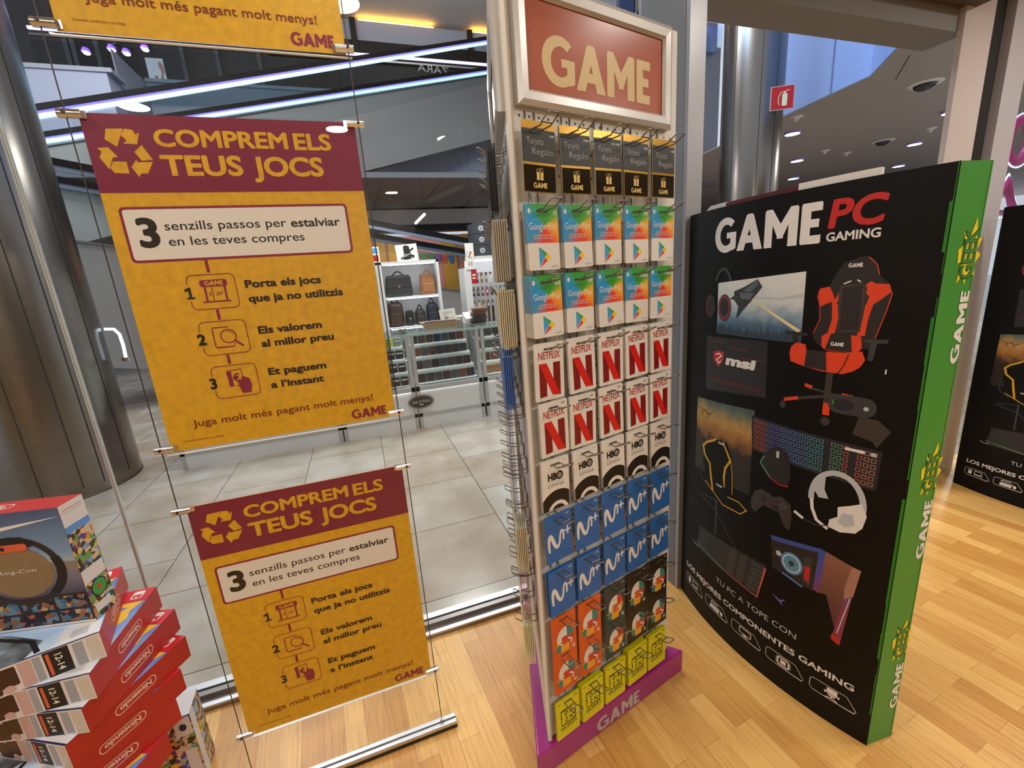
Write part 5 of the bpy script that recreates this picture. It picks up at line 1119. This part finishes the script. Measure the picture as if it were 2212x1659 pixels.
for i, px in enumerate((150, 165, 215, 255, 395, 470, 560)): p = at(px, 130, 16.6); sbox('trim_upper_%d' % (i + 1), (p.x - .05, 16.6, 4.6, p.x + .05, 16.7, 9.4, mat('upper_mullion', '#4a4d52', .5)))
zb0, zb1 = at(900, 138, 13.6).z, at(900, 98, 13.6).z; zc = at(900, 56, 13.6).z
sbox('beam', (-1.2, 13.6, zb0, 9, 13.8, zb1, BLKB)); sbox('wall_upper', (-1.2, 13.62, zb1, 9, 13.8, zc, UPW)); sbox('ceiling', (-12, 4.2, zc + .1, 9, 13.95, zc + .2, UPC))
for i, px in enumerate((765, 1015)): p = at(px, 80, 13.55); sbox('trim_post_%d' % (i + 1), (p.x - .07, 13.5, zb0, p.x + .07, 13.6, zc, BLKB))
COVE = mat('cove_light_amber', '#ffb648', .5, emit=26)
for i, (xa, xb) in enumerate(((775, 935), (1018, 1062))):                # strips lying on top of the wall, under the ceiling
    pa, pb = at(xa, 56, 13.66), at(xb, 56, 13.66); tag(MB().box(pa.x, 13.63, zc + .002, pb.x, 13.67, zc + .03, COVE).build('cove_light'), 'amber cove light glowing under the upper ceiling, %s' % ('longer one beside the poster cable' if i == 0 else 'short one by the card rack'), 'light', 'cove lights')
t = MB(); along(t, at(60, 62, 12.9), at(1085, 145, 12.9), 0, .05, .05, mat('led_white_violet', '#cfc6ff', .5, emit=2.2)); along(t, at(60, 62, 12.9), at(1085, 145, 12.9), -.11, -.07, .05, CHROME); along(t, at(60, 72, 12.9), at(1085, 155, 12.9), -1.2, -.1, .01, ESG)
g = thing('balcony_balustrade', 'glass balcony balustrade with a white light line along its rail', 'balustrade', (0, 12.9, tr.z)); t.build('rail_and_glass', g)
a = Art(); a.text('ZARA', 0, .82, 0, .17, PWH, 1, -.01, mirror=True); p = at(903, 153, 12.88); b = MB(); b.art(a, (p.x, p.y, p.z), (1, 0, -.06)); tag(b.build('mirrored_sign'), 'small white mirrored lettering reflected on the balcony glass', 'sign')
SPOT = mat('spot_lens_violet_white', '#efe6ff', .4, emit=14); SPOTV = mat('spot_halo_violet', '#7a4cf0', .4, emit=2.5)
for i, (px, py) in enumerate(((185, 113), (240, 107), (272, 115), (312, 106))):
    p = at(px, py, 15.6); t = thing('spotlight', 'violet white spotlight in the dark upper shop, %s from the steel column' % ORD[i], 'spotlight', p, group='upper shop spotlights')
    MB(Matrix.Translation(p)).lathe([(.02, .10), (.075, .09), (.09, 0)], SPOTV, 14, (0, 0, 0), (.2, .3, 1)).build('halo_housing', t); MB(Matrix.Translation(p)).sphere((0.02, 0, -.015), .078, SPOT, (1, 1, .5), 12).build('lens', t); MB().cyl(p + Vector((0, 0, .1)), (p.x - .25, 17.0, p.z + .7), .02, DARK, 8).build('bracket', t)  # the shell emits: the violet halo around the lens is given a shape
p, q = at(312, 124, 16.97), at(362, 178, 16.97); b = MB().box(p.x, 16.97, q.z, q.x, 17.0, p.z, mat('upper_poster_white', '#cfd2d6', .5, emit=.25)); a = Art(); w, hh = q.x - p.x, p.z - q.z; SKN = mat('upper_poster_peach', '#c9987f', .5)
a.poly([(w * .75, hh * .9), (w * .95, hh * .75), (w * .98, hh * .45), (w * .85, hh * .2), (w * .95, 0), (w * .6, 0), (w * .8, hh * .4), (w * .68, hh * .7)], SKN, 1); a.poly([(w * .3, 0), (w * .35, hh * .28), (w * .55, hh * .25), (w * .5, 0)], SKN, 1); b.art(a, (p.x, 16.969, q.z)); tag(b.build('shop_poster'), 'pale tall poster with peach shapes in the dark upper shop', 'poster')
# soffit, fascia and the pink shop under the balcony
SFT = mat('soffit_grey_panel', '#6a6e73', .6, noise=.05, scale=2); zf0, zf1, zf2 = at(900, 500, 13.0).z, at(900, 485, 13.0).z, at(900, 449, 13.0).z
sbox('ceiling_soffit', (-9, 9.4, zf2, 7, 13.0, zf2 + .1, SFT)); sbox('fascia_wall', (-9, 13.0, zf1, 7, 13.4, zf2 + .1, mat('fascia_white', '#b9b4b2', .6)), (-9, 13.0, zf0, 7, 13.4, zf1, BLKB))
for i in range(8): sbox('trim_seam_%d' % (i + 1), (-4 + i * 1.2, 9.4, zf2 - .006, -3.985 + i * 1.2, 13.0, zf2, SEAM))
PINK = mat('pink_shop_wall', '#c58480', .6, noise=.12, scale=1.3); AMB2 = mat('amber_shop_wall', '#b98a2a', .6, noise=.15, scale=2)
sbox('wall_grey_far', (-9, 12.2, 0, -1.2, 12.4, 3.4, mat('far_grey_wall', '#70737a', .6))); sbox('wall_pink_shop', (-9, 14.2, 0, 9, 14.4, zf0, PINK)); area('pink_shop_lamp', (1.5, 12.9, zf0 - .15), 2.5, 34, (1, .88, .8), (R_(35), 0, 0), .4)
for i, (xa, xb) in enumerate(((838, 862), (812, 832), (1000, 1012), (955, 985), (1056, 1068))):
    pa, pb = at(xa, 540, 14.1), at(xb, 540, 14.1); tag(MB().box(pa.x, 14.1, .4, pb.x, 14.16, zf0, AMB2).build('amber_panel'), 'amber wall panel in the pink shop, %s from the poster side' % ORD[(1, 0, 3, 2, 4)[i]], 'panel', 'amber panels')
FLC = [('green', '#2f7a4a'), ('green', '#2f7a4a'), ('purple', '#6a4a86'), ('red', '#b8463a'), ('blue', '#2f5fa0'), ('teal green', '#3a8a5a')]
t = thing('bunting', 'garland of coloured bunting flags in the pink shop behind the kiosk', 'bunting', at(960, 548, 14.06))
for i, ((nm, c), px) in enumerate(zip(FLC, (913, 931, 946, 960, 974, 1028))):
    pa = at(px, 546 + (i * 1.5), 14.06); m = mat('flag_' + nm.replace(' ', '_'), c, .6); b = MB().prism([(-.11, 0), (.11, 0), (.035, -.24), (0, -.25), (-.035, -.24)], .006, m, O=pa); b.build('flag', t)['label'] = nm + ' flag'
pa, pb = at(890, 541, 14.07), at(1045, 556, 14.07); MB().tube([pa + (pb - pa) * (i / 8) - Vector((0, 0, .05 * math.sin(PI * i / 8))) + Vector((0, 0, .05)) for i in range(9)], .006, PWH, 5).cyl(pa, (pa.x, 14.2, pa.z), .008, PWH, 6).cyl(pb, (pb.x, 14.2, pb.z), .008, PWH, 6).build('cord', t)
pa, pb = at(898, 482, 8.6), at(917, 463, 8.0); tag(MB().tube([pa, pb], .022, LEDW, 8).build('reflected_tube'), 'slanted glowing tube standing in for a reflected light before the white fascia', 'light')  # glowing tube added in place of a light mirrored in the glass
# ---- the strip between rack and post: far shop windows
for nm, xa, xb, c, r in (('beige', 1262, 1296, '#b5a38e', .6), ('pale', 1296, 1332, '#a7a8ae', .5), ('grey', 1332, 1339, '#6d7078', .5), ('blue', 1339, 1372, '#3d5078', .2), ('ice', 1370, 1376, '#8fa8d8', .3), ('navy', 1376, 1412, '#151c2c', .15), ('deepblue', 1412, 1424, '#2f4468', .3), ('grey', 1424, 1470, '#808288', .6), ('grey', 1505, 1560, '#8a8c94', .6)):
    pa, pb = at(xa, 40, 9.6), at(xb, 40, 9.6); sbox('wall_far_' + nm, (pa.x, 9.6, 3.3, pb.x, 9.7, 7.9, mat('far_' + nm, c, r)))
# ---- right hand opening: mall ceiling with an atrium cut out, lit blue fascia
ZC = 3.4; CEILG = mat('mall_ceiling_grey', '#a39d97', .55, noise=.04, scale=1)
E1, E2, E3 = atz(1697, 250, ZC), atz(1880, 165, ZC), atz(1925, 117, ZC); d12 = (E1 - E2).normalized(); far = E1 + d12 * 11
E3b = E3 + (E3 - E2).normalized() * 1.2
pl = [(E3b.x, E3b.y), (E3.x, E3.y), (E2.x, E2.y), (E1.x, E1.y), (far.x, far.y), (30, far.y), (30, 1.75), (E3b.x, 1.75)]
b = MB(); b.add([(x, y, ZC) for x, y in pl] + [(x, y, ZC + .012) for x, y in pl], [list(range(8)), list(range(8, 16))[::-1]] + [(i, (i + 1) % 8, 8 + (i + 1) % 8, 8 + i) for i in range(8)], CEILG)
tag(b.build('ceiling', base=(0, 0, 0)), kind='structure')
BLUEF = mat('atrium_blue_fascia', '#8aa8e2', .6)
b = MB()
for p, q in ((E2, E1 + d12 * 1.0), (E3, E2), (E3b, E3)): b.quad((p.x, p.y, ZC), (q.x, q.y, ZC), (q.x, q.y, 7.5), (p.x, p.y, 7.5), BLUEF)
dd_ = (E1 - E2); 
for f in (.42, 1.3): p = E2 + dd_ * f; b.tube([(p.x - .01, p.y, ZC), (p.x - .01, p.y, 7.5)], .008, mat('fascia_joint', '#8a9cc4', .6), 5)
tag(b.build('wall_atrium', base=(0, 0, 0)), kind='structure')
structb('wall_mall_end', [(7, 16.5, 0, 30, 16.7, ZC, mat('mall_end_wall', '#4c4a4c', .5))])
for i, (pa, pb) in enumerate((((1935, 172), (1965, 120)),)): p, q = atz(*pa, ZC - .001), atz(*pb, ZC - .001); tag(MB().tube([p, q], .005, SEAM, 5).build('trim_ceiling_seam'), kind='structure')
SPW = mat('spot_lens_white', '#f4efff', .4, emit=20)
for i, (px, py, w) in enumerate(((1712, 286, 'just right of the fire sign column'), (1722, 345, 'second down beside the column'), (1714, 384, 'lowest one beside the column'), (1976, 309, 'between the two dark cameras and the pillar'), (1941, 357, 'just above the black display'), (2054, 240, 'partly behind the pale pillar'))):
    p = atz(px, py, ZC - .01); t = thing('ceiling_spot', 'bright white ceiling spot, ' + w, 'downlight', p, group='bright ceiling spots'); s = .085 + .004 * p.y
    MB(Matrix.Translation(p)).lathe([(s, -.03), (s * 1.12, 0), (s * 1.15, .01)], mat('spot_fringe_violet', '#8d84c8', .4), 18).build('trim_ring', t); MB(Matrix.Translation(p)).lathe([(.0, -.034), (s, -.029)], SPW, 18).build('lens', t)  # the ring's violet is the purple fringe of light, put into its colour
for i, (px, py, w) in enumerate(((1999, 181, 'nearer, near the pale pillar'), (1908, 305, 'farther, over the display'))):
    p = atz(px, py, ZC - .002); t = thing('dome_camera', 'dark recessed dome with a white rim in the mall ceiling, ' + w, 'ceiling dome', p, group='dark ceiling domes')
    MB(Matrix.Translation(p)).lathe([(.12, -.015), (.17, -.012), (.185, .0)], WHITE, 24).build('rim', t); MB(Matrix.Translation(p)).sphere((0, 0, -.012), .12, mat('dome_dark', '#2c2e34', .12), (1, 1, .55), 20).build('dome', t)
for i, (px, py, w) in enumerate(((2011, 277, 'near the pillar'), (1829, 330, 'mid ceiling, farther'), (1782, 325, 'small and dark edged'), (1721, 252, 'next to the blue wall'))):
    p = atz(px, py, ZC - .002); t = thing('smoke_detector', 'small white cone shaped ceiling sensor, ' + w, 'ceiling sensor', p, group='white ceiling sensors')
    MB(Matrix.Translation(p)).lathe([(.0, -.065), (.02, -.065), (.035, -.02), (.085, -.012), (.088, 0)], WHITE, 20).build('body', t)
# fire extinguisher sign on the column, flag fashion
p = at(1690, 211, RCY - .42); vx = Vector((.86, -.51, 0)); t = MB(); S = .255
O = p - vx * S * .5 - Vector((0, 0, S * .5)); N = Vector((vx.y, -vx.x, 0)); a = Art(eps=.0008)
FR = mat('fire_sign_red', '#b3161c', .35); GLW = mat('fire_sign_pale', '#d5e2b8', .4)
t.prism([(0, 0), (S, 0), (S, S), (0, S)], .012, mat('fire_sign_edge', '#c9c6be', .4), O=O, U=vx, V=(0, 0, 1), N=N)
a.rect(.006, .006, S - .006, S - .006, FR, 1); a.rr(.125, .04, .18, .17, .012, GLW, 2); a.rect(.143, .168, .162, .192, GLW, 2); a.stroke([(.15, .188), (.185, .205), (.20, .20)], .007, GLW, 2); a.stroke([(.148, .19), (.11, .185), (.085, .14), (.085, .08), (.10, .05)], .007, GLW, 2)
t.art(a, O + N * .0005, vx, (0, 0, 1), N); tag(t.build('fire_sign'), 'red square sign with a pale fire extinguisher, fixed to the right steel column', 'sign')
# far lit window, grey wall and steel pole seen between post and column
pa, pb = at(1518, 44, 9.3), at(1556, 104, 9.3); zl = at(1540, 44, 9.3).z; t = thing('lit_window', 'small far window with a violet light bar, between the post and the right column', 'window', (pa.x, 9.3, pb.z))
MB().box(pa.x - .1, 9.48, pb.z, pb.x + .05, 9.6, pa.z, mat('far_window_glass', '#4d5f80', .2, emit=.25)).build('glass', t); MB().box(pa.x - .1, 9.2, zl - .06, pb.x + .02, 9.27, zl + .04, mat('led_bar_violet', '#b5a4ff', .4, emit=4)).build('light_bar', t); MB().box(pb.x - .1, 9.25, pb.z, pb.x + .0, 9.3, pa.z, mat('window_jamb_ice', '#a9c6dc', .4, emit=.4)).build('jamb', t)
p = atz(1535, 560, 0); q = at(1537, 420, 6.3); tag(MB().cyl((q.x, 6.3, 0), (q.x, 6.3, 2.05), .055, STEEL, 20).build('steel_pole'), 'short polished steel pole standing left of the right column', 'pole')
# ---- neon signs behind the right glass
NPK = mat('sign_magenta_acrylic', '#8f1f6a', .3, emit=.25); NBL = mat('sign_ice_edge', '#bfe6ff', .4, emit=2.0)
c = at(2200, 305, 1.80); t = thing('ring_sign', 'magenta ring shaped sign with pale edge, cut off by the right edge', 'sign', (c.x, 1.8, c.z))
MB().tube([(c.x + .125 * math.cos(R_(i * 10)), 1.8, c.z + .125 * math.sin(R_(i * 10))) for i in range(36)], .030, NPK, 10, True).build('ring', t); MB().tube([(c.x + .158 * math.cos(R_(i * 10)), 1.79, c.z + .158 * math.sin(R_(i * 10))) for i in range(36)], .004, NBL, 6, True).build('light_edge', t)
c = at(2165, 430, 1.80); t = thing('triangle_sign', 'magenta triangle shaped sign with pale edge above the second display', 'sign', (c.x, 1.8, c.z - .1)); tp = [(c.x, c.z + .11), (c.x + .16, c.z - .085), (c.x - .16, c.z - .085)]
b = MB(); b.tube([(x, 1.8, z) for x, z in tp], .03, NPK, 10, True); b.build('bars', t); b = MB(); tq = [(c.x, c.z + .15), (c.x + .205, c.z - .115), (c.x - .205, c.z - .115)]; b.tube([(x, 1.79, z) for x, z in tq], .005, NBL, 6, True); b.build('light_edge', t)
p = at(2212, 85, 2.2); t = thing('wall_lamp', 'pale glowing lamp at the far right edge', 'lamp', p); MB(Matrix.Translation(p)).sphere((.04, 0, 0), .07, mat('wall_lamp_glow', '#fff2d8', .4, emit=5), (1.3, 1, .5), 16).build('glowing_shade', t)
